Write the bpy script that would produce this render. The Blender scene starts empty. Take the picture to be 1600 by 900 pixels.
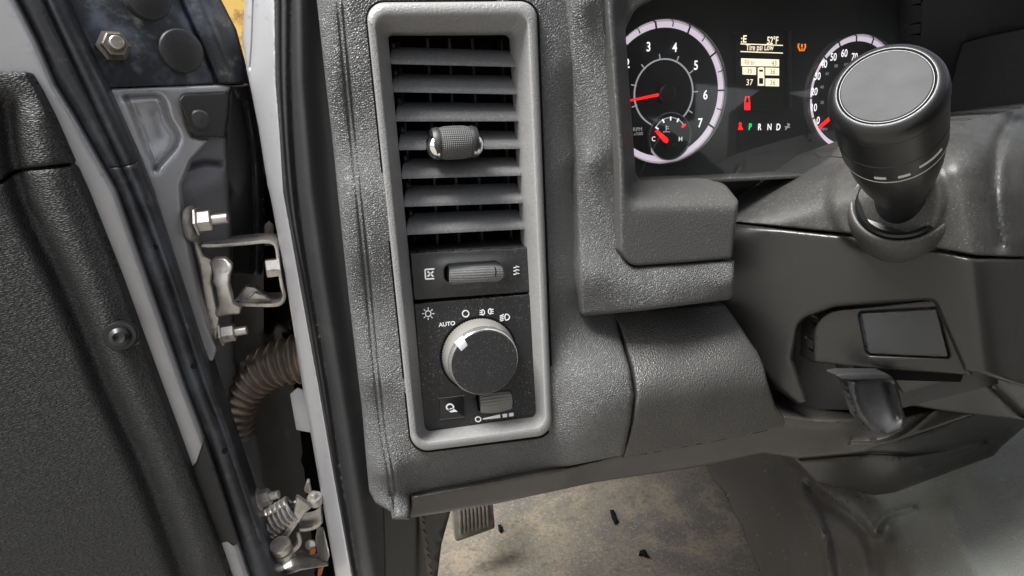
import bpy, bmesh, math, random
import numpy as np
from mathutils import Vector, Matrix
from mathutils.geometry import delaunay_2d_cdt
random.seed(4); RNG = np.random.default_rng(4)
SC = bpy.context.scene
COL = SC.collection

# ------------------------------------------------------------------ camera
F = 1000.0
_x = np.array([3680, -414, 1000.0]); _x /= np.linalg.norm(_x)
_d = np.array([150, 3750, 1000.0]); _d /= np.linalg.norm(_d)
_z = -(_d - (_d @ _x) * _x); _z /= np.linalg.norm(_z)
_y = np.cross(_z, _x)
W = np.array([_x, _y, _z])
CAM = -0.43 * (W @ np.array([0, 0, 1.0]))

def ray(px, py):
    return W @ np.array([px - 800.0, py - 450.0, F])
def P(px, py, Y):
    v = ray(px, py); return CAM + v * (Y - CAM[1]) / v[1]
def PZ(px, py, Z):
    v = ray(px, py); return CAM + v * (Z - CAM[2]) / v[2]
def sc(px, py, Y):
    v = ray(px, py); return (Y - CAM[1]) / v[1]          # metres per photo pixel
def arrP(xy, V, axis):
    d = np.c_[xy[:, 0] - 800.0, xy[:, 1] - 450.0, np.full(len(xy), F)] @ W.T
    t = (V - CAM[axis]) / d[:, axis]
    return CAM + d * t[:, None]

cam = bpy.data.cameras.new("camera"); camo = bpy.data.objects.new("camera", cam); COL.objects.link(camo)
cam.sensor_width = 36; cam.lens = F / 1600 * 36; cam.clip_start = 0.01; cam.clip_end = 500
r_, u_, b_ = W @ np.array([1, 0, 0]), W @ np.array([0, -1, 0]), W @ np.array([0, 0, -1])
camo.matrix_world = Matrix(((r_[0], u_[0], b_[0], CAM[0]), (r_[1], u_[1], b_[1], CAM[1]), (r_[2], u_[2], b_[2], CAM[2]), (0, 0, 0, 1)))
SC.camera = camo

# ------------------------------------------------------------------ materials
def mat(name, col, rough=0.5, metal=0.0, grain=0, gstr=0.4, gdist=0.0006, stretch=(1, 1, 1), fine=0, fstr=0.2,
        dust=0.0, dustcol=(0.35, 0.32, 0.27), dscale=1500, mottle=None, coat=0, spec=0.5, emit=None, estr=1.0, kind='leather', lowdirt=None):
    m = bpy.data.materials.new(name); m.use_nodes = True
    nt = m.node_tree; N = nt.nodes; L = nt.links
    b = N['Principled BSDF']
    b.inputs['Base Color'].default_value = (*col, 1); b.inputs['Roughness'].default_value = rough
    b.inputs['Metallic'].default_value = metal; b.inputs['Specular IOR Level'].default_value = spec
    b.inputs['Coat Weight'].default_value = coat
    if emit:
        b.inputs['Emission Color'].default_value = (*emit, 1); b.inputs['Emission Strength'].default_value = estr
    tc = N.new('ShaderNodeTexCoord')
    colsock = None
    def mixcol(fac, c1, c2):
        mx = N.new('ShaderNodeMix'); mx.data_type = 'RGBA'
        L.new(fac, mx.inputs['Factor'])
        if c1 is None: mx.inputs['A'].default_value = (*col, 1)
        else: L.new(c1, mx.inputs['A'])
        mx.inputs['B'].default_value = (*c2, 1)
        return mx.outputs['Result']
    def noise(scale, detail=3, rough_=0.55, vec=None):
        n = N.new('ShaderNodeTexNoise'); n.inputs['Scale'].default_value = scale; n.inputs['Detail'].default_value = detail
        n.inputs['Roughness'].default_value = rough_
        L.new(vec or tc.outputs['Object'], n.inputs['Vector']); return n
    def ramp(sock, a, c):
        r = N.new('ShaderNodeMapRange'); r.inputs['From Min'].default_value = a; r.inputs['From Max'].default_value = c
        r.interpolation_type = 'SMOOTHSTEP'
        L.new(sock, r.inputs['Value']); return r.outputs['Result']
    if mottle:
        for (scale, a, c, cc, st) in mottle:
            n = noise(scale, 5, 0.62)
            f = ramp(n.outputs['Fac'], a, c)
            mu = N.new('ShaderNodeMath'); mu.operation = 'MULTIPLY'; mu.inputs[1].default_value = st; L.new(f, mu.inputs[0])
            colsock = mixcol(mu.outputs[0], colsock, cc)
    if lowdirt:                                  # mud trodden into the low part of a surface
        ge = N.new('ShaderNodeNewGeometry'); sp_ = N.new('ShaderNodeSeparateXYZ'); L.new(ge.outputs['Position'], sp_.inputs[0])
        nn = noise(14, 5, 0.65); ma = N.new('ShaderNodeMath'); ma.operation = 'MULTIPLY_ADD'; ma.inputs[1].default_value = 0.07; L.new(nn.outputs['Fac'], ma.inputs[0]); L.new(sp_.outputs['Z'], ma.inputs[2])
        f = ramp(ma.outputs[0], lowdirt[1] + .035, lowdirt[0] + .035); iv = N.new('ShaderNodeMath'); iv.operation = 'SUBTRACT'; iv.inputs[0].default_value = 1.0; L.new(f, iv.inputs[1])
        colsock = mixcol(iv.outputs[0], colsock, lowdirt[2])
    if dust > 0:
        n = noise(dscale, 2, 0.5); f1 = ramp(n.outputs['Fac'], 0.62, 0.74)
        n2 = noise(25, 3); f2 = ramp(n2.outputs['Fac'], 0.35, 0.65)
        mu = N.new('ShaderNodeMath'); mu.operation = 'MULTIPLY'; L.new(f1, mu.inputs[0]); L.new(f2, mu.inputs[1])
        mu2 = N.new('ShaderNodeMath'); mu2.operation = 'MULTIPLY_ADD'; mu2.inputs[1].default_value = dust
        mu2.inputs[2].default_value = 0.0; L.new(mu.outputs[0], mu2.inputs[0])
        colsock = mixcol(mu2.outputs[0], colsock, dustcol)
    if colsock: L.new(colsock, b.inputs['Base Color'])
    prev = None
    if grain:
        mp = N.new('ShaderNodeMapping'); mp.inputs['Scale'].default_value = stretch; L.new(tc.outputs['Object'], mp.inputs['Vector'])
        wn = noise(grain * 0.6, 2, 0.5, mp.outputs['Vector'])
        ad = N.new('ShaderNodeVectorMath'); ad.operation = 'MULTIPLY_ADD'
        ad.inputs[1].default_value = (0.9 / grain,) * 3; L.new(wn.outputs['Color'], ad.inputs[0]); L.new(mp.outputs['Vector'], ad.inputs[2])
        v = N.new('ShaderNodeTexVoronoi'); v.inputs['Scale'].default_value = grain
        if kind == 'leather':
            v.feature = 'DISTANCE_TO_EDGE'; L.new(ad.outputs[0], v.inputs['Vector']); h = ramp(v.outputs['Distance'], 0.0, 0.28)
        else:
            v.feature = 'F1'; L.new(ad.outputs[0], v.inputs['Vector']); h = v.outputs['Distance']
        bp = N.new('ShaderNodeBump'); bp.inputs['Strength'].default_value = gstr; bp.inputs['Distance'].default_value = gdist
        L.new(h, bp.inputs['Height']); prev = bp
    if fine:
        n = noise(fine, 3, 0.6)
        bp = N.new('ShaderNodeBump'); bp.inputs['Strength'].default_value = fstr; bp.inputs['Distance'].default_value = 0.0006
        L.new(n.outputs['Fac'], bp.inputs['Height'])
        if prev: L.new(prev.outputs['Normal'], bp.inputs['Normal'])
        prev = bp
    if prev: L.new(prev.outputs['Normal'], b.inputs['Normal'])
    # slight roughness break-up on everything
    n = noise(60, 4); rr = N.new('ShaderNodeMapRange'); rr.inputs['To Min'].default_value = max(0.02, rough - 0.07); rr.inputs['To Max'].default_value = min(1, rough + 0.07)
    L.new(n.outputs['Fac'], rr.inputs['Value']); L.new(rr.outputs['Result'], b.inputs['Roughness'])
    return m

M = {}
M['leather'] = mat('dash_leather', (0.100, 0.102, 0.101), 0.38, grain=700, gstr=0.95, gdist=0.0007, fine=1300, fstr=0.3, dust=0.45)
M['knee'] = mat('knee_leather', (0.055, 0.054, 0.052), 0.33, grain=880, gstr=0.9, gdist=0.0006, fine=1500, fstr=0.3, dust=0.4, kind='pebble')
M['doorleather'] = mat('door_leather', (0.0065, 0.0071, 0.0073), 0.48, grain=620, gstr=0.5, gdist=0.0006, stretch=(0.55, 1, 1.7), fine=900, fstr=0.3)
M['plastic'] = mat('grained_plastic', (0.058, 0.058, 0.056), 0.45, grain=1000, gstr=0.5, gdist=0.0005, fine=1300, fstr=0.5, dust=0.8, dscale=900, kind='pebble')
M['smooth'] = mat('smooth_plastic', (0.0165, 0.0162, 0.0154), 0.33, fine=900, fstr=0.16, dust=0.12, dscale=1500)
M['column'] = mat('column_plastic', (0.030, 0.0305, 0.030), 0.43, fine=1300, fstr=0.45, dust=1.0, dscale=1000, dustcol=(.25, .24, .21), mottle=[(20, .40, .70, (.058, .057, .053), .7), (500, .5, .7, (.09, .087, .077), .5)])
M['lowtrim'] = mat('lower_trim_plastic', (0.034, 0.032, 0.0285), 0.38, fine=900, fstr=0.1, mottle=[(40, 0.55, 0.75, (0.062, 0.057, 0.05), 0.5)])
M['satin'] = mat('satin_bezel', (0.31, 0.308, 0.305), 0.42, metal=0.3, fine=900, fstr=0.7, dust=0.3, mottle=[(700, .45, .65, (.25, .248, .243), .7)])
M['slat'] = mat('slat_plastic', (0.120, 0.123, 0.127), 0.46, fine=1300, fstr=0.2, dust=0.8, dscale=1100, mottle=[(160, 0.40, 0.72, (0.145, 0.145, 0.142), 0.6), (700, .5, .68, (.24, .235, .22), .5)])
M['dark'] = mat('dark_plastic', (0.021, 0.021, 0.022), 0.5, fine=1500, fstr=0.15, dust=0.5)
M['plate'] = mat('switch_plate', (0.013, 0.013, 0.0145), 0.5, fine=1500, fstr=0.2, dust=0.75, dscale=1300)
M['knobface'] = mat('knob_face', (0.015, 0.015, 0.017), 0.5, fine=1500, fstr=0.2, dust=0.9, dscale=1400)
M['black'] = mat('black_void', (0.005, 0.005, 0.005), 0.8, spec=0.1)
M['gloss'] = mat('gloss_black', (0.010, 0.010, 0.011), 0.3)
M['rubber'] = mat('rubber', (0.017, 0.0175, 0.0185), 0.50, fine=500, fstr=0.1, mottle=[(18, 0.5, 0.75, (0.045, 0.043, 0.040), 0.5)])
M['doorrubber'] = mat('door_rubber', (0.018, 0.019, 0.022), 0.42, fine=500, fstr=0.2, mottle=[(20, 0.46, 0.64, (0.055, 0.060, 0.072), 0.75), (90, .56, .75, (.13, .12, .11), .4)])
M['sail'] = mat('dirty_panel', (0.014, 0.016, 0.021), 0.5, fine=700, fstr=0.25, mottle=[(26, 0.44, 0.58, (0.075, 0.088, 0.118), 0.85), (80, 0.52, 0.7, (0.16, 0.155, 0.15), 0.55)])
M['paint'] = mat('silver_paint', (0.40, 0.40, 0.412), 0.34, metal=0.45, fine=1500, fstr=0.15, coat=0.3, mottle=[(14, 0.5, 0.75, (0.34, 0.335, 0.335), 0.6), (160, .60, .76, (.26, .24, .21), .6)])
M['paintshade'] = mat('shaded_paint', (0.13, 0.13, 0.14), 0.5, metal=0.2, fine=900, fstr=0.1, mottle=[(15, 0.45, 0.75, (0.07, 0.065, 0.06), 0.7)])  # silver paint darkened to carry the shade of the hinge recess
M['zinc'] = mat('zinc_metal', (0.50, 0.48, 0.45), 0.36, metal=0.75, fine=700, fstr=0.25, mottle=[(55, 0.42, 0.7, (0.30, 0.27, 0.23), 0.85), (140, 0.56, 0.72, (0.12, 0.10, 0.08), 0.75)])
M['nutmetal'] = mat('nut_metal', (0.20, 0.185, 0.16), 0.38, metal=0.7, fine=600, fstr=0.2, mottle=[(150, 0.45, 0.7, (0.08, 0.07, 0.06), 0.7)])
M['rust'] = mat('rust', (0.30, 0.085, 0.03), 0.7, fine=600, fstr=0.4)
M['conduit'] = mat('dusty_conduit', (0.060, 0.049, 0.038), 0.42, fine=600, fstr=0.2, mottle=[(50, 0.44, 0.7, (0.155, 0.112, 0.070), 0.8)])
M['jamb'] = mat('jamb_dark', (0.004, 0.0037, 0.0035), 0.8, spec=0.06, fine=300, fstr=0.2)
M['chrome'] = mat('chrome', (0.80, 0.80, 0.80), 0.08, metal=1.0)
M['clear'] = mat('frosted_ring', (0.62, 0.62, 0.60), 0.16, metal=0.85)
M['collar'] = mat('knob_collar', (0.19, 0.185, 0.17), 0.5, fine=900, fstr=0.2, dust=0.5)
M['white'] = mat('white_print', (0.78, 0.80, 0.82), 0.5)
M['mark'] = mat('grey_mark', (0.55, 0.55, 0.52), 0.5)
M['stalk'] = mat('stalk_plastic', (0.008, 0.0084, 0.0092), 0.33, fine=1400, fstr=0.12)
M['stalkcap'] = mat('stalk_cap', (0.030, 0.030, 0.032), 0.62, spec=0.35, fine=1500, fstr=0.10)
M['blank'] = mat('blank_plate', (0.034, 0.036, 0.038), 0.45, fine=1600, fstr=0.3, mottle=[(60, 0.5, 0.75, (0.028, 0.028, 0.028), 0.5)])
M['face'] = mat('gauge_face', (0.006, 0.006, 0.0065), 0.55)
M['band'] = mat('gauge_band', (0.5, 0.45, 0.5), 0.4, emit=(0.80, 0.68, 0.80), estr=0.33)
M['lit'] = mat('lit_numeral', (0.6, 0.6, 0.6), 0.5, emit=(1.0, 0.93, 0.98), estr=0.5)
M['dimlit'] = mat('dim_numeral', (0.3, 0.3, 0.3), 0.5, emit=(0.8, 0.8, 0.85), estr=0.15)
M['red'] = mat('lit_red', (0.6, 0.01, 0.01), 0.5, emit=(1.0, 0.015, 0.02), estr=0.6)
M['green'] = mat('lit_green', (0.02, 0.4, 0.1), 0.5, emit=(0.03, 0.62, 0.14), estr=0.6)
M['amber'] = mat('lit_amber', (0.5, 0.15, 0.02), 0.5, emit=(0.85, 0.22, 0.03), estr=0.5)
M['screen'] = mat('screen', (0.012, 0.010, 0.010), 0.35)
M['cream'] = mat('lit_cream', (0.6, 0.5, 0.4), 0.5, emit=(1.0, 0.86, 0.64), estr=0.5)
M['ink'] = mat('screen_ink', (0.10, 0.08, 0.06), 0.5, emit=(0.22, 0.17, 0.12), estr=0.35)
M['mat'] = mat('dirty_mat', (0.118, 0.102, 0.079), 0.75, fine=500, fstr=0.6,
               mottle=[(6, 0.42, 0.62, (0.066, 0.064, 0.058), 0.9), (18, 0.48, 0.64, (0.185, 0.152, 0.108), 0.75), (140, 0.42, 0.70, (0.055, 0.050, 0.042), 0.7), (330, 0.52, 0.66, (0.21, 0.175, 0.125), 0.7), (700, 0.5, 0.62, (0.085, 0.076, 0.062), 0.6), (55, 0.57, 0.70, (0.058, 0.054, 0.046), 0.75)])
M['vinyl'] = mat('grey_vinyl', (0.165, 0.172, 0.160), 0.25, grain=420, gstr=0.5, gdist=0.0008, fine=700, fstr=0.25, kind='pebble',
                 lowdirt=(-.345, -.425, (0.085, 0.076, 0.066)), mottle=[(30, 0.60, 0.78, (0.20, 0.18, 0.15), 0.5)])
M['yellow'] = mat('yellow_stucco', (0.62, 0.40, 0.11), 0.9, mottle=[(9, 0.50, 0.62, (0.25, 0.13, 0.04), 0.85), (3, 0.4, 0.7, (0.75, 0.58, 0.25), 0.6)])
M['ground'] = mat('ground', (0.22, 0.21, 0.19), 0.9, mottle=[(3, 0.4, 0.7, (0.14, 0.13, 0.12), 0.7)])
M['pedal'] = mat('pedal_rubber', (0.10, 0.09, 0.075), 0.6, fine=700, fstr=0.3, mottle=[(90, 0.45, 0.7, (0.19, 0.16, 0.12), 0.7)])
M['firewall'] = mat('carpet_dark', (0.03, 0.028, 0.025), 0.9)

def knurl(name, col, su, sv, rough=0.45):
    """fine cross-hatched rubber: two crossed sine waves as bump"""
    m = mat(name, col, rough); nt = m.node_tree; N = nt.nodes; L = nt.links
    tc = N.new('ShaderNodeTexCoord'); hs = []
    for ax, s in (('X', su), ('Z', sv)):
        w = N.new('ShaderNodeTexWave'); w.bands_direction = ax; w.inputs['Scale'].default_value = s; w.wave_profile = 'SIN'
        L.new(tc.outputs['Object'], w.inputs['Vector']); hs.append(w.outputs['Fac'])
    mu = N.new('ShaderNodeMath'); mu.operation = 'MULTIPLY'; L.new(hs[0], mu.inputs[0]); L.new(hs[1], mu.inputs[1])
    bp = N.new('ShaderNodeBump'); bp.inputs['Strength'].default_value = 0.9; bp.inputs['Distance'].default_value = 0.0008
    L.new(mu.outputs[0], bp.inputs['Height']); L.new(bp.outputs['Normal'], N['Principled BSDF'].inputs['Normal'])
    return m
M['knurl'] = knurl('knurled_rubber', (0.075, 0.077, 0.076), 260, 260)

def glass():
    m = bpy.data.materials.new('lens_glass'); m.use_nodes = True; nt = m.node_tree; N = nt.nodes; L = nt.links
    for n in list(N): N.remove(n)
    o = N.new('ShaderNodeOutputMaterial'); t = N.new('ShaderNodeBsdfTransparent'); g = N.new('ShaderNodeBsdfGlossy')
    g.inputs['Roughness'].default_value = 0.03; fr = N.new('ShaderNodeFresnel'); fr.inputs['IOR'].default_value = 1.9
    t.inputs['Color'].default_value = (0.93, 0.94, 0.94, 1)
    ge = N.new('ShaderNodeNewGeometry'); inv = N.new('ShaderNodeMath'); inv.operation = 'SUBTRACT'; inv.inputs[0].default_value = 1.0; L.new(ge.outputs['Backfacing'], inv.inputs[1])
    fm = N.new('ShaderNodeMath'); fm.operation = 'MULTIPLY'; L.new(fr.outputs[0], fm.inputs[0]); L.new(inv.outputs[0], fm.inputs[1])      # one reflection, off the outer face
    mx = N.new('ShaderNodeMixShader'); L.new(fm.outputs[0], mx.inputs[0]); L.new(t.outputs[0], mx.inputs[1]); L.new(g.outputs[0], mx.inputs[2])
    df = N.new('ShaderNodeBsdfDiffuse'); df.inputs['Color'].default_value = (.55, .58, .56, 1)
    tc = N.new('ShaderNodeTexCoord'); ns = N.new('ShaderNodeTexNoise'); ns.inputs['Scale'].default_value = 9; ns.inputs['Detail'].default_value = 4; L.new(tc.outputs['Object'], ns.inputs['Vector'])
    mr = N.new('ShaderNodeMapRange'); mr.inputs['From Min'].default_value = .35; mr.inputs['From Max'].default_value = .65; mr.inputs['To Min'].default_value = .004; mr.inputs['To Max'].default_value = .018; L.new(ns.outputs['Fac'], mr.inputs['Value'])
    m2 = N.new('ShaderNodeMixShader'); L.new(mr.outputs['Result'], m2.inputs[0]); L.new(mx.outputs[0], m2.inputs[1]); L.new(df.outputs[0], m2.inputs[2])      # dusty haze mixed in to stand for glare on the lens
    L.new(m2.outputs[0], o.inputs[0]); return m
M['glass'] = glass()

# ------------------------------------------------------------------ object helpers
def thing(name, label, cat, loc, group=None):
    o = bpy.data.objects.new(name, None); COL.objects.link(o); o.location = Vector(loc); o.empty_display_size = 0.02
    o['label'] = label; o['category'] = cat
    if group: o['group'] = group
    return o
def wloc(o):
    v = Vector((0, 0, 0))
    while o is not None: v = v + o.location; o = o.parent
    return v
def tag(o, label=None, cat=None, group=None, kind=None):
    if label: o['label'] = label
    if cat: o['category'] = cat
    if group: o['group'] = group
    if kind: o['kind'] = kind
    return o
def link(name, verts, faces, m, parent=None, smooth=True, origin=None):
    verts = np.asarray(verts, float)
    pl = wloc(parent) if parent else Vector((0, 0, 0))
    if origin is None: origin = np.array(pl) if parent else verts.mean(0)
    me = bpy.data.meshes.new(name)
    me.from_pydata([tuple(v) for v in (verts - np.asarray(origin))], [], [tuple(int(i) for i in f) for f in faces])
    me.update()
    if smooth: me.polygons.foreach_set('use_smooth', [True] * len(me.polygons))
    o = bpy.data.objects.new(name, me); COL.objects.link(o); me.materials.append(m if not isinstance(m, str) else M[m])
    if parent: o.parent = parent
    o.location = Vector(origin) - pl
    return o
def sharp(o, ang=35):
    me = o.data; bm = bmesh.new(); bm.from_mesh(me)
    for e in bm.edges:
        if len(e.link_faces) == 2 and e.calc_face_angle(0) > math.radians(ang): e.smooth = False
    bm.to_mesh(me); bm.free(); return o
def fixnormals(o):
    bm = bmesh.new(); bm.from_mesh(o.data); bmesh.ops.recalc_face_normals(bm, faces=bm.faces); bm.to_mesh(o.data); bm.free(); return o

def fillet(pts):
    """list of (x,y) or (x,y,r) -> outline with rounded corners"""
    out = []; n = len(pts)
    for i, p in enumerate(pts):
        if len(p) < 3 or p[2] <= 0: out.append((p[0], p[1])); continue
        a = np.array(pts[i - 1][:2], float); b = np.array(p[:2], float); c = np.array(pts[(i + 1) % n][:2], float)
        ba = (a - b); la = np.linalg.norm(ba); ba /= la; bc = (c - b); lc = np.linalg.norm(bc); bc /= lc
        cosv = np.clip(ba @ bc, -1, 1); half = math.acos(cosv) / 2
        t = min(p[2] / math.tan(half), la * 0.48, lc * 0.48); r = t * math.tan(half)
        bis = (ba + bc); bis /= np.linalg.norm(bis); ctr = b + bis * r / math.sin(half)
        s = b + ba * t; e = b + bc * t; a0 = math.atan2(*(s - ctr)[::-1]); a1 = math.atan2(*(e - ctr)[::-1])
        da = (a1 - a0 + math.pi) % (2 * math.pi) - math.pi; k = max(3, int(abs(da) / 0.22))
        for j in range(k + 1):
            an = a0 + da * j / k; out.append((ctr[0] + r * math.cos(an), ctr[1] + r * math.sin(an)))
    return out
def resample(poly, step):
    out = []; n = len(poly)
    for i in range(n):
        a = np.array(poly[i], float); b = np.array(poly[(i + 1) % n], float); l = np.linalg.norm(b - a)
        if l < 0.3: continue
        k = max(1, int(math.ceil(l / step)))
        for j in range(k): out.append(a + (b - a) * j / k)
    return np.array(out)
def segd(pts, poly, closed=True):
    a = np.asarray(poly, float); b = np.roll(a, -1, 0) if closed else a[1:]
    if not closed: a = a[:-1]
    best = np.full(len(pts), 1e9)
    for p, q in zip(a, b):
        d = q - p; l2 = max(d @ d, 1e-9); t = np.clip(((pts - p) @ d) / l2, 0, 1)
        best = np.minimum(best, np.linalg.norm(pts - p - t[:, None] * d, axis=1))
    return best
def inside(pts, poly):
    x, y = pts[:, 0], pts[:, 1]; r = np.zeros(len(pts), bool); n = len(poly); j = n - 1
    for i in range(n):
        xi, yi = poly[i]; xj, yj = poly[j]
        if yi != yj:
            c = ((yi > y) != (yj > y)) & (x < (xj - xi) * (y - yi) / (yj - yi) + xi); r ^= c
        j = i
    return r
def rbf(ctrl):
    c = np.array(ctrl, float)
    if len(c) == 1: return lambda q: np.full(len(q), c[0, 2])
    X = c[:, :2] / 100.0; n = len(X)
    def phi(r): return np.where(r > 1e-9, r * r * np.log(np.maximum(r, 1e-9)), 0)
    K = phi(np.linalg.norm(X[:, None] - X[None], axis=2)) + np.eye(n) * 1e-4
    Pm = np.c_[np.ones(n), X]; A = np.block([[K, Pm], [Pm.T, np.zeros((3, 3))]])
    w = np.linalg.lstsq(A, np.r_[c[:, 2], 0, 0, 0], rcond=None)[0]
    def f(q):
        q = np.asarray(q, float)[:, :2] / 100.0
        return phi(np.linalg.norm(q[:, None] - X[None], axis=2)) @ w[:n] + np.c_[np.ones(len(q)), q] @ w[n:]
    return f
def curve(pts, n=8):
    """open Catmull-Rom through points of any dimension"""
    p = [np.array(q, float) for q in pts]; p = [2 * p[0] - p[1]] + p + [2 * p[-1] - p[-2]]; out = []
    for i in range(1, len(p) - 2):
        for j in range(n):
            t = j / n; out.append(0.5 * ((2 * p[i]) + (-p[i - 1] + p[i + 1]) * t + (2 * p[i - 1] - 5 * p[i] + 4 * p[i + 1] - p[i + 2]) * t * t + (-p[i - 1] + 3 * p[i] - 3 * p[i + 1] + p[i + 2]) * t ** 3))
    out.append(p[-2]); return np.array(out)

def relief(name, outline, Y, m, parent=None, holes=(), grooves=(), thick=0.01, rnd=(6, 0.002), step=8, axis=1, origin=None, hrnd=None, flat=False):
    """A solid moulded sheet: an outline traced on the view, set at real depth Y(x,y) with rounded edges, grooves, holes and a thickness."""
    ol = resample(fillet(outline), min(step, 6)); hs = [resample(fillet(h), min(step, 4)) for h in holes]
    f = Y if callable(Y) else (rbf(Y) if isinstance(Y, list) else (lambda q: np.full(len(q), float(Y))))
    loops = [ol] + hs
    x0, y0 = ol.min(0); x1, y1 = ol.max(0)
    cand = []
    if rnd:
        for li, lp in enumerate(loops):
            nx = np.roll(lp, -1, 0) - np.roll(lp, 1, 0); nrm = np.c_[-nx[:, 1], nx[:, 0]]; nrm /= np.maximum(np.linalg.norm(nrm, axis=1), 1e-9)[:, None]
            for k in (0.12, 0.35, 0.65, 1.0):
                for s in (1, -1):
                    q = lp + nrm * s * k * rnd[0]; d = np.min([segd(q, l) for l in loops], axis=0)
                    cand.append(q[d > 0.93 * k * rnd[0]])
    for (pl, w, dep) in grooves:
        g = resample_open(curve(pl, 6), max(2.0, min(step, w * 1.2)))
        nx = np.gradient(g, axis=0); nrm = np.c_[-nx[:, 1], nx[:, 0]]; nrm /= np.maximum(np.linalg.norm(nrm, axis=1), 1e-9)[:, None]
        for k in (0, 0.5, -0.5, 1, -1, 1.6, -1.6): cand.append(g + nrm * w * k)
    gx, gy = np.meshgrid(np.arange(x0, x1, step), np.arange(y0, y1, step * 0.87))
    gx = gx + (np.arange(gx.shape[0])[:, None] % 2) * step / 2
    cand.append(np.c_[gx.ravel(), gy.ravel()])
    pts = np.concatenate(cand); ok = inside(pts, ol)
    for h in hs: ok &= ~inside(pts, h)
    pts = pts[ok]; d = np.min([segd(pts, l) for l in loops], axis=0); pts = pts[d > 0.5]
    # thin out near duplicates (earlier candidates win)
    keep = []; seen = {}
    md = min(1.0, .18 * rnd[0]) if rnd else 1.0
    for i, (x, y) in enumerate(pts):
        c = (int(x // md), int(y // md)); bad = False
        for a in (-1, 0, 1):
            for b in (-1, 0, 1):
                for j in seen.get((c[0] + a, c[1] + b), ()):
                    if (pts[j][0] - x) ** 2 + (pts[j][1] - y) ** 2 < md * md: bad = True
        if not bad: keep.append(i); seen.setdefault(c, []).append(i)
    pts = pts[keep]
    allp = np.concatenate(loops + [pts]); edges = []; o = 0; rng = []
    for l in loops:
        edges += [(o + i, o + (i + 1) % len(l)) for i in range(len(l))]; rng.append((o, len(l))); o += len(l)
    res = delaunay_2d_cdt([Vector(p) for p in allp], edges, [], 0, 1e-5)
    V2 = np.array([tuple(v) for v in res[0]]); T = np.array([t for t in res[2] if len(t) == 3])
    ce = V2[T].mean(1); ok = inside(ce, ol)
    for h in hs: ok &= ~inside(ce, h)
    T = T[ok]; back_of = {}
    for ni, olds in enumerate(res[3]):
        for oi in olds: back_of[oi] = ni
    D = f(V2).astype(float)
    if rnd:
        d = np.min([segd(V2, l) for l in loops], axis=0); t = np.clip(1 - d / rnd[0], 0, 1)
        D += (1 if axis == 1 else -1) * rnd[1] * (1 - np.sqrt(np.maximum(0, 1 - t * t)))
    for (pl, w, dep) in grooves:
        dd = segd(V2, curve(pl, 6), closed=False); D += dep * np.exp(-(dd / w) ** 2)
    V3 = arrP(V2, D, axis)
    n3 = np.cross(V3[T[:, 1]] - V3[T[:, 0]], V3[T[:, 2]] - V3[T[:, 0]]); flip = np.einsum('ij,ij->i', n3, CAM - V3[T].mean(1)) < 0
    T[flip] = T[flip][:, ::-1]
    faces = [tuple(t) for t in T]; verts = list(V3)
    used = {}
    for t in faces:
        for a, b in ((t[0], t[1]), (t[1], t[2]), (t[2], t[0])): used[(a, b)] = 1
    off = np.array([0, thick, 0]) if axis == 1 else np.array([0, 0, -thick])
    for (s, n) in rng:
        idx = [back_of.get(s + i) for i in range(n)]; bk = {}
        for i in idx:
            if i is not None and i not in bk: bk[i] = len(verts); verts.append(V3[i] + off)
        for i in range(n):
            a, b = idx[i], idx[(i + 1) % n]
            if a is None or b is None or a == b: continue
            if (a, b) in used: faces.append((b, a, bk[a], bk[b]))
            else: faces.append((a, b, bk[b], bk[a]))
    ob = link(name, verts, faces, m, parent, not flat, origin)
    return sharp(ob, 62)
def resample_open(p, step):
    p = np.asarray(p, float); out = [p[0]]; acc = 0
    for a, b in zip(p[:-1], p[1:]):
        l = np.linalg.norm(b - a); k = max(1, int(round(l / step))) if l > step else 1
        for j in range(1, k + 1): out.append(a + (b - a) * j / k)
    return np.array(out)

def frame(axis):
    a = np.array(axis, float); a /= np.linalg.norm(a); h = np.array([0, 0, 1.0]) if abs(a[2]) < 0.9 else np.array([1.0, 0, 0])
    u = np.cross(h, a); u /= np.linalg.norm(u); return a, u, np.cross(a, u)
def lathe(name, p0, axis, prof, m, parent=None, seg=48, smooth=True, ang=32, squash=1.0, rmod=None, origin=None):
    a, u, v = frame(axis); verts = []; faces = []; p0 = np.array(p0)
    for (t, r) in prof:
        for k in range(seg):
            an = 2 * math.pi * k / seg; rr = r * (1 if rmod is None else rmod(an, t))
            verts.append(p0 + a * t + (u * math.cos(an) + v * math.sin(an) * squash) * rr)
    n = len(prof)
    for i in range(n - 1):
        for k in range(seg):
            q = (k + 1) % seg; faces.append((i * seg + k, i * seg + q, (i + 1) * seg + q, (i + 1) * seg + k))
    faces.append(tuple(range(seg))[::-1]); faces.append(tuple((n - 1) * seg + k for k in range(seg)))
    o = link(name, verts, faces, m, parent, smooth, origin); fixnormals(o); return sharp(o, ang)
def tube(name, path, rad, m, parent=None, seg=16, origin=None):
    p = np.asarray(path, float); n = len(p); rad = np.broadcast_to(np.asarray(rad, float), (n,)); t = np.gradient(p, axis=0)
    t /= np.maximum(np.linalg.norm(t, axis=1), 1e-12)[:, None]; _, u, _ = frame(t[0]); verts = []; faces = []
    for i in range(n):
        u = u - (u @ t[i]) * t[i]; u /= np.linalg.norm(u); v = np.cross(t[i], u)
        for k in range(seg):
            an = 2 * math.pi * k / seg; verts.append(p[i] + rad[i] * (u * math.cos(an) + v * math.sin(an)))
    for i in range(n - 1):
        for k in range(seg):
            q = (k + 1) % seg; faces.append((i * seg + k, i * seg + q, (i + 1) * seg + q, (i + 1) * seg + k))
    faces.append(tuple(range(seg))[::-1]); faces.append(tuple((n - 1) * seg + k for k in range(seg)))
    return fixnormals(link(name, verts, faces, m, parent, True, origin))
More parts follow.
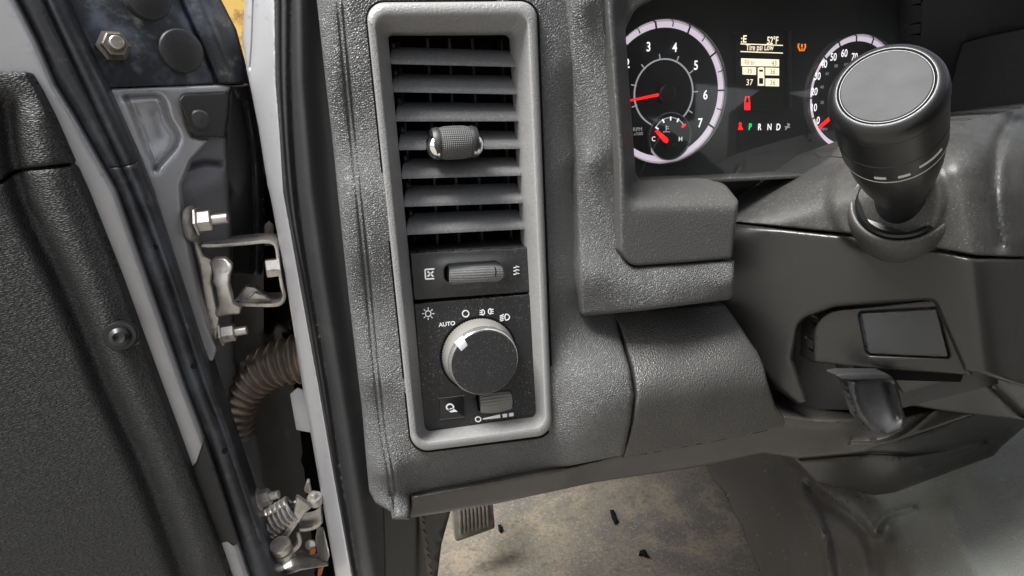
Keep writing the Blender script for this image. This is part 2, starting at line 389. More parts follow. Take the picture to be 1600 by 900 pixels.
def slab(name, poly, Y, m, parent=None, thick=0.003, bevel=0.0004, back=None, origin=None, segs=2):
    """flat plate with square sides and a small bevel; Y a number or f(x,y)"""
    pts = fillet(poly); n = len(pts); fY = Y if callable(Y) else (lambda x, y: Y)
    fr = [P(x, y, fY(x, y)) for x, y in pts]; bk = [p + np.array([0, thick, 0]) for p in fr]
    o = link(name, fr + bk, [tuple(range(n)), tuple(range(2 * n - 1, n - 1, -1))] + [(i, n + i, n + (i + 1) % n, (i + 1) % n) for i in range(n)], m, parent, False, origin)
    fixnormals(o)
    if bevel:
        bm = bmesh.new(); bm.from_mesh(o.data)
        es = [e for e in bm.edges if len(e.link_faces) == 2 and e.calc_face_angle(0) > 0.6]
        bmesh.ops.bevel(bm, geom=es, offset=bevel, segments=segs, affect='EDGES', profile=0.5, clamp_overlap=True)
        bm.to_mesh(o.data); bm.free()
        o.data.polygons.foreach_set('use_smooth', [True] * len(o.data.polygons)); sharp(o, 40)
    return o
def box(name, lo, hi, m, parent=None, bevel=0.0):
    x0, y0, z0 = lo; x1, y1, z1 = hi
    v = [(x0, y0, z0), (x1, y0, z0), (x1, y1, z0), (x0, y1, z0), (x0, y0, z1), (x1, y0, z1), (x1, y1, z1), (x0, y1, z1)]
    o = link(name, v, [(0, 3, 2, 1), (4, 5, 6, 7), (0, 1, 5, 4), (1, 2, 6, 5), (2, 3, 7, 6), (3, 0, 4, 7)], m, parent, False)
    return o
def prints(name, strokes, Y, m, parent=None, thick=0.0003, origin=None):
    """printed marks: strokes given as ('l',pts,w) ('c',cx,cy,rx,ry,w) ('p',pts), lying on the plane y=Y as thin ink"""
    verts = []; faces = []
    def quadstrip(A, B, closed):
        n = len(A); s = len(verts)
        for a, b in zip(A, B):
            verts.append(P(*a, Y)); verts.append(P(*b, Y))
        for i in range(n if closed else n - 1):
            j = (i + 1) % n; faces.append((s + 2 * i, s + 2 * i + 1, s + 2 * j + 1, s + 2 * j))
    for st in strokes:
        if st[0] == 'l':
            p = np.array(st[1], float); w = st[2] / 2; t = np.gradient(p, axis=0); nn = np.c_[-t[:, 1], t[:, 0]]; nn /= np.maximum(np.linalg.norm(nn, axis=1), 1e-9)[:, None]
            quadstrip(p + nn * w, p - nn * w, False)
        elif st[0] == 'c':
            _, cx, cy, rx, ry, w = st; an = np.linspace(0, 2 * math.pi, 29)[:-1]; c = np.c_[np.cos(an), np.sin(an)]
            quadstrip([cx, cy] + c * [rx + w / 2, ry + w / 2], [cx, cy] + c * [rx - w / 2, ry - w / 2], True)
        else:
            s = len(verts); verts.extend(P(*q, Y) for q in st[1]); faces.append(tuple(range(s, s + len(st[1]))))
    o = link(name, verts, faces, m, parent, False, origin)
    bm = bmesh.new(); bm.from_mesh(o.data)
    for f in bm.faces:
        f.normal_update()
        if f.normal.y > 0: f.normal_flip()
    g = bmesh.ops.extrude_face_region(bm, geom=list(bm.faces))
    bmesh.ops.translate(bm, vec=(0, -thick, 0), verts=[v for v in g['geom'] if isinstance(v, bmesh.types.BMVert)])
    bm.to_mesh(o.data); bm.free()
    return o
def text(name, s, px, py, hpx, Y, m, parent, wide=1.0, bold=0.0, origin=None, shear=0.0, thick=0.0003):
    """lettering centred at a point of the plane y=Y, upright in the world"""
    c = bpy.data.curves.new(name, 'FONT'); c.body = s; c.size = 1; c.align_x = 'CENTER'; c.align_y = 'CENTER'; c.offset = bold; c.shear = shear
    t = bpy.data.objects.new(name, c); COL.objects.link(t)
    me = bpy.data.meshes.new_from_object(t.evaluated_get(bpy.context.evaluated_depsgraph_get())); bpy.data.objects.remove(t)
    h = hpx * sc(px, py, Y) / 0.70; p = P(px, py, Y)
    v = [p + np.array([q.co.x * h * wide, -thick, q.co.y * h]) for q in me.vertices]
    # recentre on the ink itself
    a = np.array(v); a += p + np.array([0, -thick, 0]) - (a.min(0) + a.max(0)) / 2
    fs = [tuple(f.vertices) for f in me.polygons]; bpy.data.meshes.remove(me)
    return link(name, a, fs, m, parent, False, origin)

# ================================================================== SETTING
tag(box('ground', (-40, -30, -1.32), (40, 40, -1.22), 'ground'), kind='structure')
tag(box('firewall', (-0.10, 0.80, -0.60), (1.6, 0.84, 0.30), 'firewall'), 'dark firewall at the far end of the footwell', kind='structure')
fl = relief('floor', [(560, 690), (1330, 620), (1330, 960), (560, 960)], lambda q: np.full(len(q), -0.50), 'mat', axis=2, thick=0.03, rnd=None, step=20)
tag(fl, kind='structure')
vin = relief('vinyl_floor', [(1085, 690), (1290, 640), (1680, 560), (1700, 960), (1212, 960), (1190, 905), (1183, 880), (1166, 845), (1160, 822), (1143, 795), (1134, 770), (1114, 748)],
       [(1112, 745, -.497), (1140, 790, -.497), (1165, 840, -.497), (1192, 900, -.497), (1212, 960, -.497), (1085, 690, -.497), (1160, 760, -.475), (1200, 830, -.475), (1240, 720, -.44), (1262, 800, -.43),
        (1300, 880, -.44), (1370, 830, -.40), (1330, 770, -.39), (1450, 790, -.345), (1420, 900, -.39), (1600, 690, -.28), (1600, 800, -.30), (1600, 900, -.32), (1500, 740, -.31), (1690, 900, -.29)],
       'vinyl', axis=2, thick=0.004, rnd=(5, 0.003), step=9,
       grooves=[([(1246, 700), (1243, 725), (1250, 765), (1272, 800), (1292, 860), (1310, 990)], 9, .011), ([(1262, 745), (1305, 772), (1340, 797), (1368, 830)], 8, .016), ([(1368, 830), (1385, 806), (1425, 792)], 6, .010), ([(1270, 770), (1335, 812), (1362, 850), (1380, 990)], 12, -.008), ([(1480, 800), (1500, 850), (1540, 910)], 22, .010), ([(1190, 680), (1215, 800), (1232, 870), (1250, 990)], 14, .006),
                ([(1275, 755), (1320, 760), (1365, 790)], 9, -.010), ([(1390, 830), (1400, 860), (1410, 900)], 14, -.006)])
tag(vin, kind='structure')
yw = box('stucco_wall', (-3.0, 3.2, -1.22), (1.2, 3.4, 3.2), 'yellow'); tag(yw, 'yellow speckled stucco wall seen through the narrow gap above the door hinge', 'wall'); yw['kind'] = 'thing'

# unseen cab rear added to darken reflections; opening shaped for the lens
wo = [(.12, -1.1), (2.6, -1.1), (2.6, .78), (.12, .78)]
wh_ = [[(.804, .328), (1.033, .301), (.938, .229), (.926, .079), (.717, .135), (.60, .17), (.60, .255), (.798, .23)], [(1.085, .270), (1.235, .286), (1.163, .252)]]
wp_ = [Vector(p) for p in wo] + [Vector(p) for h in wh_ for p in h]; we = [(i, (i + 1) % 4) for i in range(4)]; k0 = 4
for h in wh_: we += [(k0 + i, k0 + (i + 1) % len(h)) for i in range(len(h))]; k0 += len(h)
rs = delaunay_2d_cdt(wp_, we, [], 0, 1e-6); wv_ = [tuple(v) for v in rs[0]]
wf = [f for f in rs[2] if not any(inside(np.array([np.mean([wv_[i] for i in f], 0)]), h)[0] for h in wh_)]
nv = len(wv_); vv = [(x, -1.0, z) for x, z in wv_] + [(x, -1.04, z) for x, z in wv_]
ff = [tuple(f) for f in wf] + [tuple(nv + i for i in f[::-1]) for f in wf] + [(a, b, nv + b, nv + a) for a, b in we]
tag(link('added_rear_wall', vv, ff, 'firewall', None, False), kind='structure')

tag(box('added_side_wall', (1.75, -1.0, -1.1), (1.80, .80, .55), 'firewall'), kind='structure')  # unseen wall added to darken the right side of the column

# ================================================================== DOOR
yt = rbf([(0, 450, -.015), (300, 450, .0), (0, 0, -.015), (0, 900, -.015), (300, 900, .0), (300, 0, .0)])
door = thing('truck_door', 'open truck door with black leather grain trim and a silver painted edge', 'door', P(330, 880, 0.06))
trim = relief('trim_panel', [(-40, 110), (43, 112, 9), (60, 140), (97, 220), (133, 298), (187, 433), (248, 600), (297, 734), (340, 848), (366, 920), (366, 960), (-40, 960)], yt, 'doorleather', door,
       thick=0.012, rnd=(7, .004), step=9,
       grooves=[([(-40, 287), (0, 285), (12, 276), (30, 267), (70, 262), (122, 256)], 2.6, .004), ([(10, 170), (33, 300), (100, 443), (143, 543), (165, 600), (231, 744), (289, 900), (310, 960)], 17, .006),
                ([(60, 190), (90, 300), (150, 450), (200, 580), (260, 720), (320, 870)], 26, -.003)])
scw = lathe('trim_screw', P(188, 525, -.0115), (0.1, -1, 0.1), [(-.004, .0085), (.0, .0085), (.0012, .0078), (.001, .0055), (.0035, .0052), (.005, .003), (.0042, .0012), (.004, .0)], 'gloss', door, 32)
slab('screw_tab', [(180, 543), (216, 533), (219, 538), (184, 547)], -.0105, 'dark', door, .004)
relief('painted_frame', [(-40, -40), (8, -40), (25, 0), (57, 63), (87, 133), (120, 187), (182, 297), (230, 433), (287, 597), (320, 685), (373, 848), (397, 920), (410, 960), (-40, 960)],
       lambda q: yt(q) + .010, 'paint', door, thick=.004, rnd=(9, .004), step=12)
relief('edge_tape', [(297, 735), (307, 722, 4), (314, 700), (320, 684), (348, 768), (374, 849), (364, 853), (355, 846), (340, 850), (318, 795)], lambda q: yt(q) + .0085, 'rubber', door, thick=.003, rnd=(3, .001), step=9)
ws_l = [(5, -40), (22, 0), (54, 63), (84, 133), (117, 187), (179, 297), (227, 433), (284, 597), (317, 685), (370, 848), (400, 940)]
ws_r = [(462, 960), (440, 910), (420, 860), (395, 780), (365, 690), (335, 600), (310, 520), (283, 433), (240, 297), (220, 247), (167, 133), (102, 0), (84, -40)]
wsy = lambda q: yt(q) + .012
relief('weatherstrip', ws_l + ws_r, wsy, 'doorrubber', door, thick=.02, rnd=(20, .012), step=8,
       grooves=[([(70, 0), (132, 133), (208, 297), (262, 433), (316, 597), (352, 690), (405, 848)], 3.5, .0025), ([(172, 262), (200, 258), (222, 248)], 1.5, .0012)])
for (x, y) in ((242, 386), (303, 571), (351, 703)):
    lathe('drain_hole', P(x, y, .012), (0, -1, 0), [(0, .0016), (.0024, .0016), (.0024, .0)], 'black', door, 12)
# front edge of the door: sail panel above, painted hinge face below
yh = rbf([(170, 135, .022), (388, 130, .075), (102, 0, .022), (343, 0, .07), (240, 300, .022), (345, 300, .05), (330, 560, .03), (230, 80, .035)])
relief('sail_panel', [(88, -40), (325, -40), (345, 0), (367, 43), (380, 90), (388, 129, 3), (337, 131), (171, 137, 4), (167, 132), (102, 0)], yh, 'sail', door, thick=.008, rnd=(4, .0015), step=9,
       grooves=[([(268, -40), (283, 0), (305, 50), (322, 90), (338, 128)], 3, .004), ([(300, -40), (313, 0), (335, 50), (352, 90), (366, 128)], 13, -.006)])
sn = P(177, 72, .024); ax = np.array([.42, -.9, .1])
lathe('mounting_bolt', sn, ax, [(-.002, .0088), (.0012, .0088), (.0016, .0066), (.0065, .0066), (.007, .0058)], 'nutmetal', door, 6, ang=20, smooth=False)
lathe('bolt_stud', sn, ax, [(.006, .0036), (.0105, .0036), (.011, .003)], 'zinc', door, 20)
for (x, y, r, yy) in ((283, 80, 33, .046), (231, -3, 33, .034)):
    rr = r * sc(x, y, yy)
    lathe('round_plug', P(x, y, yy), (.47, -.88, 0), [(-.004, rr), (.001, rr), (.0022, rr * .94), (.003, rr * .8), (.0036, rr * .4), (.0037, 0)], 'dark', door, 40)
slab('sail_backing', [(120, 60), (300, 60), (380, 125), (384, 150), (150, 150)], lambda x, y: .034 + .00024 * (x - 170), 'black', door, .004, 0)
relief('hinge_face', [(168, 139), (338, 132), (361, 133), (356, 146), (283, 149, 6), (291, 195), (300, 216, 6), (326, 219), (297, 250, 10), (281, 290, 10), (284, 335), (301, 420), (325, 510), (339, 545, 4), (330, 574, 6), (308, 520), (281, 433), (238, 297), (216, 247)],
       yh, 'paint', door, thick=.012, rnd=(5, .0025), step=7,
       grooves=[([(196, 152), (222, 150), (250, 153), (262, 185), (277, 220), (243, 264)], 4.5, .004), ([(196, 152), (215, 195), (243, 264)], 4, .003), ([(236, 180), (245, 215)], 22, .005)])
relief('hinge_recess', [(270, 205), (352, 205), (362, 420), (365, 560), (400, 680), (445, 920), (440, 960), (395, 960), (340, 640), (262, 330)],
       [(280, 220, .045), (350, 220, .06), (355, 420, .065), (300, 430, .045), (360, 600, .075), (430, 900, .085), (395, 900, .07)], 'paintshade', door, thick=.01, rnd=(6, .004), step=12,
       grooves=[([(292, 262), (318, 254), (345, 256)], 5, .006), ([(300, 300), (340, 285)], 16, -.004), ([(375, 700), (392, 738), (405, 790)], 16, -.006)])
relief('rubber_patch', [(279, 156, 8), (287, 147, 6), (355, 143, 3), (358, 152, 4), (351, 216, 4), (338, 214), (302, 213, 10)], lambda q: yh(q) - .004, 'dark', door, thick=.006, rnd=(4, .0015), step=6)
rr = 15 * sc(312, 187, .05)
lathe('patch_button', P(312, 187, .045), (.2, -1, 0), [(-.003, rr), (.001, rr), (.002, rr * .8), (.0024, 0)], 'dark', door, 28)
relief('edge_seal', [(361, 134, 3), (388, 131, 3), (396, 190), (407, 250), (411, 330), (408, 430), (352, 430), (347, 300), (352, 216), (357, 150)],
       [(361, 134, .07), (388, 131, .085), (350, 300, .072), (410, 320, .10), (355, 430, .08), (408, 430, .105), (375, 300, .07)], 'rubber', door, thick=.02, rnd=(6, .004), step=8,
       grooves=[([(365, 140), (372, 155), (388, 158)], 2, .002), ([(380, 160), (392, 240), (396, 330), (394, 430)], 4, .006)])

# ================================================================== BODY PILLAR (door opening)
pil = thing('body_pillar', 'silver body pillar edge with a black rubber seal beside the dashboard', 'pillar', P(540, 890, 0.04)); pil['kind'] = 'thing'
relief('painted_flange', [(384, -40), (382, 0), (379, 60), (385, 108), (390, 130), (404, 200), (418, 290), (423, 310), (445, 430), (472, 600), (498, 750), (531, 940), (537, 960), (563, 960), (557, 930), (525, 750), (499, 600), (470, 440), (446, 300), (433, 127), (431, 0), (431, -40)],
       [(384, 0, .052), (398, 0, .046), (430, 0, .030), (390, 130, .045), (433, 130, .03), (420, 300, .048), (446, 300, .03), (472, 600, .045), (499, 600, .03), (522, 900, .045), (551, 900, .03)],
       'paint', pil, thick=.02, rnd=(5, .004), step=8, grooves=[([(397, -40), (396, 0), (394, 60), (391, 105)], 1.6, .002)])
relief('rubber_seal', [(428, -40), (428, 0), (430, 127), (442, 300), (467, 440), (496, 600), (522, 750), (551, 910), (560, 960), (612, 960), (603, 900), (600, 780), (590, 640), (572, 480), (552, 250), (528, 0), (520, -40)],
       lambda q: .029 - .008 * np.exp(-((q[:, 0] - np.interp(q[:, 1], [-40, 0, 127, 300, 440, 600, 750, 910], [470, 470, 472, 486, 506, 532, 556, 584])) / 16) ** 2),
       'rubber', pil, thick=.04, rnd=(4, .004), step=7,
       grooves=[([(455, -40), (455, 0), (456, 178), (466, 320), (486, 450), (512, 600), (534, 750), (562, 910), (570, 960)], 5, .004), ([(440, -40), (440, 0), (442, 150), (455, 320), (478, 450), (503, 600), (527, 750), (556, 910)], 2.5, .0008)])
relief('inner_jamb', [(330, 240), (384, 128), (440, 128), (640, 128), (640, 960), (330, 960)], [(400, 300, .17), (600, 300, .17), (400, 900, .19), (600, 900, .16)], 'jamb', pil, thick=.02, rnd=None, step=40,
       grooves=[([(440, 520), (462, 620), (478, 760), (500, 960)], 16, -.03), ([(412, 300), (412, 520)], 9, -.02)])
slab('bracket_tab', [(453, 616), (465, 606), (476, 610), (505, 660), (505, 680), (463, 672)], .07, 'paint', pil, .002)
slab('flange_tab', [(413, 352), (420, 345), (428, 352), (428, 384), (413, 384)], .075, 'conduit', pil, .003)

# ================================================================== UPPER HINGE
def bolt(parent, px, py, Y, dirv, r, stud, names=('hinge_nut', 'hinge_stud')):
    p = P(px, py, Y)
    lathe(names[0], p, dirv, [(0, r * 1.35), (.0012, r * 1.35), (.0014, r), (.0085, r), (.009, r * .8)], 'zinc', parent, 6, ang=20, smooth=False)
    lathe(names[1], p, dirv, [(.008, r * .5), (.008 + stud, r * .5), (.0085 + stud, r * .42)], 'zinc', parent, 16)
hg = thing('hinge_bracket', 'bare metal hinge bracket bolted across the gap between door and body', 'hinge', P(380, 478, .05))
def strip(name, pts, w, Y, depth, m, parent, bevel=.0006):
    p = curve(pts, 5); t = np.gradient(p, axis=0); nn = np.c_[-t[:, 1], t[:, 0]]; nn /= np.linalg.norm(nn, axis=1)[:, None]
    return slab(name, [tuple(q) for q in (p + nn * w / 2)] + [tuple(q) for q in (p - nn * w / 2)[::-1]], Y, m, parent, depth, bevel)
strip('body_leaf', [(314, 384), (340, 384), (380, 381), (412, 378), (426, 380), (432, 388), (435, 410), (440, 445), (444, 462), (441, 472), (430, 477), (400, 477), (372, 476)], 5.5, .045, .032, 'zinc', hg)
slab('leaf_boss', [(366, 470), (385, 448), (398, 450), (425, 470)], .055, 'zinc', hg, .01)
slab('leaf_lug', [(390, 467), (398, 458), (414, 463), (418, 467)], .044, 'zinc', hg, .006)
relief('door_leaf', [(327, 409, 3), (335, 403), (352, 403, 8), (364, 416, 8), (359, 432), (358, 444), (365, 474), (377, 480, 3), (375, 491, 4), (350, 493), (339, 496, 3), (336, 490), (342, 476), (338, 450), (333, 440), (334, 430), (330, 420)],
       [(330, 410, .036), (358, 412, .03), (345, 445, .028), (362, 470, .03), (345, 490, .036), (374, 486, .036)], 'zinc', hg, thick=.006, rnd=(3, .0015), step=5)
relief('door_flange', [(288, 330, 5), (296, 325, 5), (306, 345), (309, 380), (318, 400), (334, 408), (330, 440), (336, 470), (343, 498), (338, 538), (328, 530), (312, 420)], lambda q: .042 + 0 * q[:, 0], 'zinc', hg, thick=.006, rnd=(3, .001), step=7)
lathe('hinge_washer', P(297, 350, .037), (1, -.2, 0), [(0, .011), (.002, .0115), (.004, .008)], 'zinc', hg, 28)
bolt(hg, 308, 346, .036, (1, -.1, .05), .0068, .010)
bolt(hg, 346, 522, .042, (1, -.1, .08), .0060, .008)
bolt(hg, 437, 417, .05, (-1, -.1, 0), .0065, .0)

# ================================================================== WIRING TUBE
cd = [(379, 705, .088), (371, 665, .086), (375, 630, .084), (390, 602, .082), (415, 578, .078), (447, 565, .074), (490, 556, .07)]
cp = curve(cd, 34); cp3 = np.array([P(a, b, c) for a, b, c in cp]); cp3 = cp3[:-1]
k = np.arange(len(cp3)); s = np.r_[0, np.cumsum(np.linalg.norm(np.diff(cp3, axis=0), axis=1))]
rad = .0112 * (1 + .10 * np.cos(s / .0068 * 2 * math.pi)) * np.clip(.62 + s / .04, 0, 1.0) * (1 + .62 * (s / s[-1]) ** 1.6)
con = tube('wiring_conduit', cp3, rad, 'conduit', None, 28); tag(con, 'dusty brown corrugated wiring tube bending out of the dark door gap', 'wiring tube')

# ================================================================== DOOR CHECK
dc = thing('door_check', 'metal door check with a coil spring and round rollers at the bottom of the gap', 'door check', P(470, 888, .06))
A = P(411, 823, .055); B = P(460, 793, .055); axs = (B - A); Ln = np.linalg.norm(axs); a_, u_2, v_2 = frame(axs)
tt = np.linspace(0, 1, 330); turns = 7.0
hel = [A + a_ * Ln * t + .0088 * (u_2 * math.cos(2 * math.pi * turns * t) + v_2 * math.sin(2 * math.pi * turns * t)) for t in tt]
tube('coil_spring', hel, .0022, 'zinc', dc, 10)
tube('spring_rod', [A, B], .004, 'dark', dc, 12)
relief('arm', [(463, 775, 3), (476, 784), (490, 792, 4), (478, 800), (470, 812), (446, 845), (440, 838), (452, 818), (459, 800)], .046, 'zinc', dc, thick=.004, rnd=(2, .0008), step=5)
relief('base_bracket', [(424, 896), (440, 884), (455, 872, 3), (470, 864), (484, 871), (508, 868, 2), (514, 884, 2), (470, 891), (438, 902)], [(456, 870, .058), (508, 868, .066), (513, 884, .048), (440, 900, .048)], 'zinc', dc, thick=.004, rnd=(2.5, .001), step=5)
relief('bracket_side', [(496, 824, 3), (506, 828, 3), (515, 868), (511, 878), (497, 874), (493, 842)], [(496, 824, .07), (506, 828, .06), (512, 876, .05), (496, 872, .064)], 'zinc', dc, thick=.003, rnd=(2, .0008), step=5)
strip('bracket_arm', [(420, 832), (440, 828), (462, 812), (480, 795)], 6, .058, .006, 'zinc', dc)
strip('bracket_lip', [(467, 829), (480, 828), (494, 824), (503, 815)], 5, .056, .022, 'zinc', dc)
strip('bracket_rod', [(465, 832), (468, 848), (462, 858), (450, 866)], 7, .054, .006, 'zinc', dc)
slab('check_plate', [(391, 770, 4), (400, 768, 4), (404, 790), (416, 840), (418, 870), (408, 860), (398, 815)], .055, 'zinc', dc, .004)
bolt(dc, 403, 781, .043, (1, -.15, .2), .0062, .007, ('check_nut', 'check_stud'))
for (x, y, yy, r, n) in ((437, 850, .036, 15.5, 'roller'), (491, 776, .046, 12, 'pivot_washer')):
    rr = r * sc(x, y, yy); p = P(x, y, yy)
    lathe(n, p, (-.1, -.35, 1), [(-.016, rr * .7), (-.012, rr * .7), (-.0118, rr), (-.008, rr), (-.0078, rr * .85), (-.006, rr * .85), (-.0058, rr * 1.04), (-.001, rr * 1.04), (0, rr * .95), (0, 0)] if n == 'roller' else
          [(-.006, rr), (-.001, rr), (0, rr * .9), (0, rr * .45), (.004, rr * .42), (.0045, rr * .3), (.0045, 0)], 'zinc', dc, 32)
lathe('rubber_bump', P(486, 850, .055), (-.3, -1, .2), [(0, .004), (.002, .004), (.003, 0)], 'zinc', dc, 16)
slab('rust_patch', [(483, 863, 3), (490, 858), (494, 860), (492, 866), (485, 868)], .049, 'rust', dc, .003)
slab('rust_flake', [(497, 891), (506, 886), (503, 898), (496, 905)], .048, 'rust', dc, .004)
relief('check_tab', [(475, 768, 2), (480, 752, 3), (484, 752), (488, 775)], .06, 'zinc', dc, thick=.004, rnd=(1.5, .0005), step=5)

# ================================================================== DASHBOARD
dash = thing('dashboard', 'black grained dashboard end with a thick surround over a rounded knee panel', 'dashboard', P(800, 760, 0.03))
BZO = [(571, 4), (838, 2), (863, 679), (644, 707)]
bh = [(583, 16), (827, 14), (851, 665), (655, 692)]
crease = [(529, -40), (531, 0), (545, 150), (560, 293), (575, 440), (590, 593), (600, 680), (611, 740), (614, 775)]
pan = [(494, -40), (495, 0), (502, 60), (523, 250), (547, 480), (566, 640), (577, 768, 6), (587, 786, 8), (611, 800, 4), (613, 812, 3), (640, 812, 2), (641, 773), (700, 763), (800, 745), (874, 731), (974, 711, 5), (985, 660), (991, 618), (985, 580), (964, 506), (960, 470), (935, 250), (925, -40)]
relief('side_panel', pan,
       [(495, 0, .016), (523, 250, .016), (547, 480, .016), (566, 640, .016), (577, 765, .016), (531, 0, .0), (560, 293, .0), (590, 593, .0), (608, 740, .0), (514, 100, .005), (553, 400, .004), (578, 600, .004),
        (575, 6, .001), (700, 2, .001), (835, 1, .001), (590, 250, .001), (625, 560, .001), (640, 700, .001), (848, 250, .001), (600, 720, .001), (660, 715, .001), (640, 768, .013), (700, 722, .003), (700, 758, .013), (800, 742, .011), (800, 708, .001), (874, 726, .006), (600, 100, 0), (650, 400, 0), (700, 200, 0), (750, 600, 0), (840, 100, 0), (860, 400, 0), (866, 560, -.001), (864, 640, -.003), (868, 100, .001), (885, 50, .008), (905, 450, .008), (895, 250, .008), (925, 0, .03), (935, 250, .03), (955, 480, .024),
        (908, 505, .010), (964, 508, .014), (900, 545, -.002), (970, 545, -.002), (905, 590, -.014), (980, 585, -.017), (985, 640, -.019), (900, 640, -.015), (900, 690, -.008), (970, 700, -.008), (985, 670, -.014), (615, 805, .002), (638, 805, .002)],
       'leather', dash, holes=[bh], thick=.05, rnd=(7, .004), step=7,
       grooves=[([(a - 4, b) for a, b in crease], 2.2, .0014), ([(a + 4, b) for a, b in crease], 2.2, .0014), ([(613, 770), (616, 790), (617, 815)], 2.5, .002), ([(a - 18, b) for a, b in crease[:-1]], 10, -.0012)])
relief('knee_panel', [(952, 488), (1050, 480), (1133, 476, 4), (1160, 515), (1180, 545), (1193, 570), (1200, 600), (1212, 636), (1228, 654, 6), (1225, 668), (1100, 693), (974, 716), (981, 690), (989, 655), (995, 618), (990, 580), (967, 507)],
       [(955, 490, .024), (1050, 483, .024), (1133, 478, .024), (968, 507, .016), (1050, 497, .016), (1140, 490, .016), (985, 560, -.004), (1070, 545, -.004), (1165, 525, -.002), (993, 610, -.019), (1090, 595, -.020), (1192, 568, -.014), (993, 640, -.019), (1090, 630, -.020), (1203, 610, -.018), (976, 690, .0), (1090, 665, -.006), (978, 712, .012), (1090, 688, .012), (1220, 655, .004)],
       'knee', dash, thick=.05, rnd=(4, .0025), step=8)
relief('lower_trim', [(643, 775), (800, 747), (874, 733), (975, 708), (1100, 688), (1226, 648), (1290, 654), (1400, 652), (1480, 634), (1522, 648), (1440, 676), (1350, 706), (1247, 716), (1194, 708), (1095, 729), (928, 754), (776, 787), (639, 810, 3)],
       [(643, 775, .008), (874, 733, .004), (975, 712, .018), (1100, 692, .018), (1226, 655, .008), (639, 808, .014), (776, 785, .016), (928, 753, .03), (1095, 727, .034), (1194, 708, .03), (1290, 656, -.004), (1290, 680, .002), (1247, 714, .016), (1400, 655, -.02), (1410, 685, -.03), (1350, 702, -.01), (1480, 638, -.03), (1520, 648, -.03)],
       'lowtrim', dash, thick=.04, rnd=(5, .004), step=9, grooves=[([(1225, 652), (1255, 658), (1290, 660), (1340, 655)], 5, -.004), ([(1330, 694), (1380, 692), (1415, 678), (1460, 642)], 4, -.004)])
relief('lower_duct', [(1185, 700), (1350, 700), (1440, 672), (1525, 642), (1610, 640), (1680, 620), (1680, 640), (1600, 668), (1566, 697), (1553, 712), (1397, 770, 20), (1366, 774, 10), (1275, 755), (1240, 718)],
       [(1190, 703, .05), (1350, 702, .04), (1525, 645, .03), (1640, 640, .04), (1366, 774, .07), (1275, 755, .065), (1560, 700, .06), (1400, 740, .035), (1480, 710, .03), (1300, 730, .05)], 'smooth', dash, thick=.05, rnd=(6, .006), step=10,
       grooves=[([(1440, 735), (1500, 715), (1555, 690)], 4, -.003), ([(1250, 716), (1350, 708), (1430, 708), (1540, 690)], 3, .003)])
relief('cluster_surround', [(887, -40), (887, 0), (898, 250), (909, 494, 6), (1000, 486), (1140, 468, 8), (1147, 460, 4), (1148, 406, 4), (1100, 409), (983, 418, 22), (967, 392), (964, 250), (947, 25), (945, -40)],
       [(887, 0, .006), (898, 250, .004), (908, 480, .0), (912, 0, -.004), (922, 250, -.007), (930, 430, -.014), (947, 0, .004), (963, 250, .0), (968, 395, -.006), (985, 418, -.012), (1060, 412, -.012), (1145, 406, -.012), (1050, 445, -.018), (1000, 480, -.014), (1140, 440, -.018), (1135, 464, -.012)],
       'leather', dash, thick=.05, rnd=(6, .004), step=7)
def bezY(q):
    x, y = q[:, 0], q[:, 1]
    xl = np.interp(y, [-40, 25, 250, 392], [950, 949, 966, 969]); xr = np.interp(y, [-40, 25, 270], [980, 978, 993])
    base = np.interp(y, [-40, 0, 318], [-.003, -.004, -.0145]); t = np.clip(((x - xl) / (xr - xl) - .38) / .62, 0, 1)
    return base + .034 * t * np.clip(4.5 * np.log1p(np.exp(np.clip((317 - y) / 4.5, -30, 30))) / 33, 0, 1)
relief('cluster_bezel', [(947, -40), (949, 25), (966, 250), (969, 392), (985, 416, 22), (1060, 411), (1144, 404, 5), (1154, 314, 10), (1132, 287, 16), (1105, 280), (1000, 284, 6), (993, 270, 8), (977, 45, 16), (992, 14, 30), (1030, -6), (1070, -40)],
       bezY,
       'plastic', dash, thick=.04, rnd=(4, .003), step=6)
core = relief('dash_blocker', [(600, -80), (1600, -80), (1600, 520), (1300, 600), (1200, 690), (640, 760), (590, 600), (540, 300)], .125, 'black', dash, thick=.02, rnd=None, step=60)  # black sheet added behind the panels to block light
box('dash_top', (-.10, .02, .215), (.50, .60, .235), 'smooth', dash)
relief('hood_side', [(1440, -60), (1720, -60), (1720, 25), (1600, 46), (1545, 57), (1505, 68, 8), (1498, 90), (1488, 130), (1482, 150), (1460, 240), (1435, 240)], [(1440, 0, .012), (1700, 0, -.03), (1440, 240, .035), (1505, 68, .0)], 'black', dash, thick=.02, rnd=(4, .003), step=14)
relief('centre_panel', [(1470, 40), (1660, 0), (1660, 250), (1470, 260)], .075, 'dark', dash, thick=.02, rnd=None, step=25)

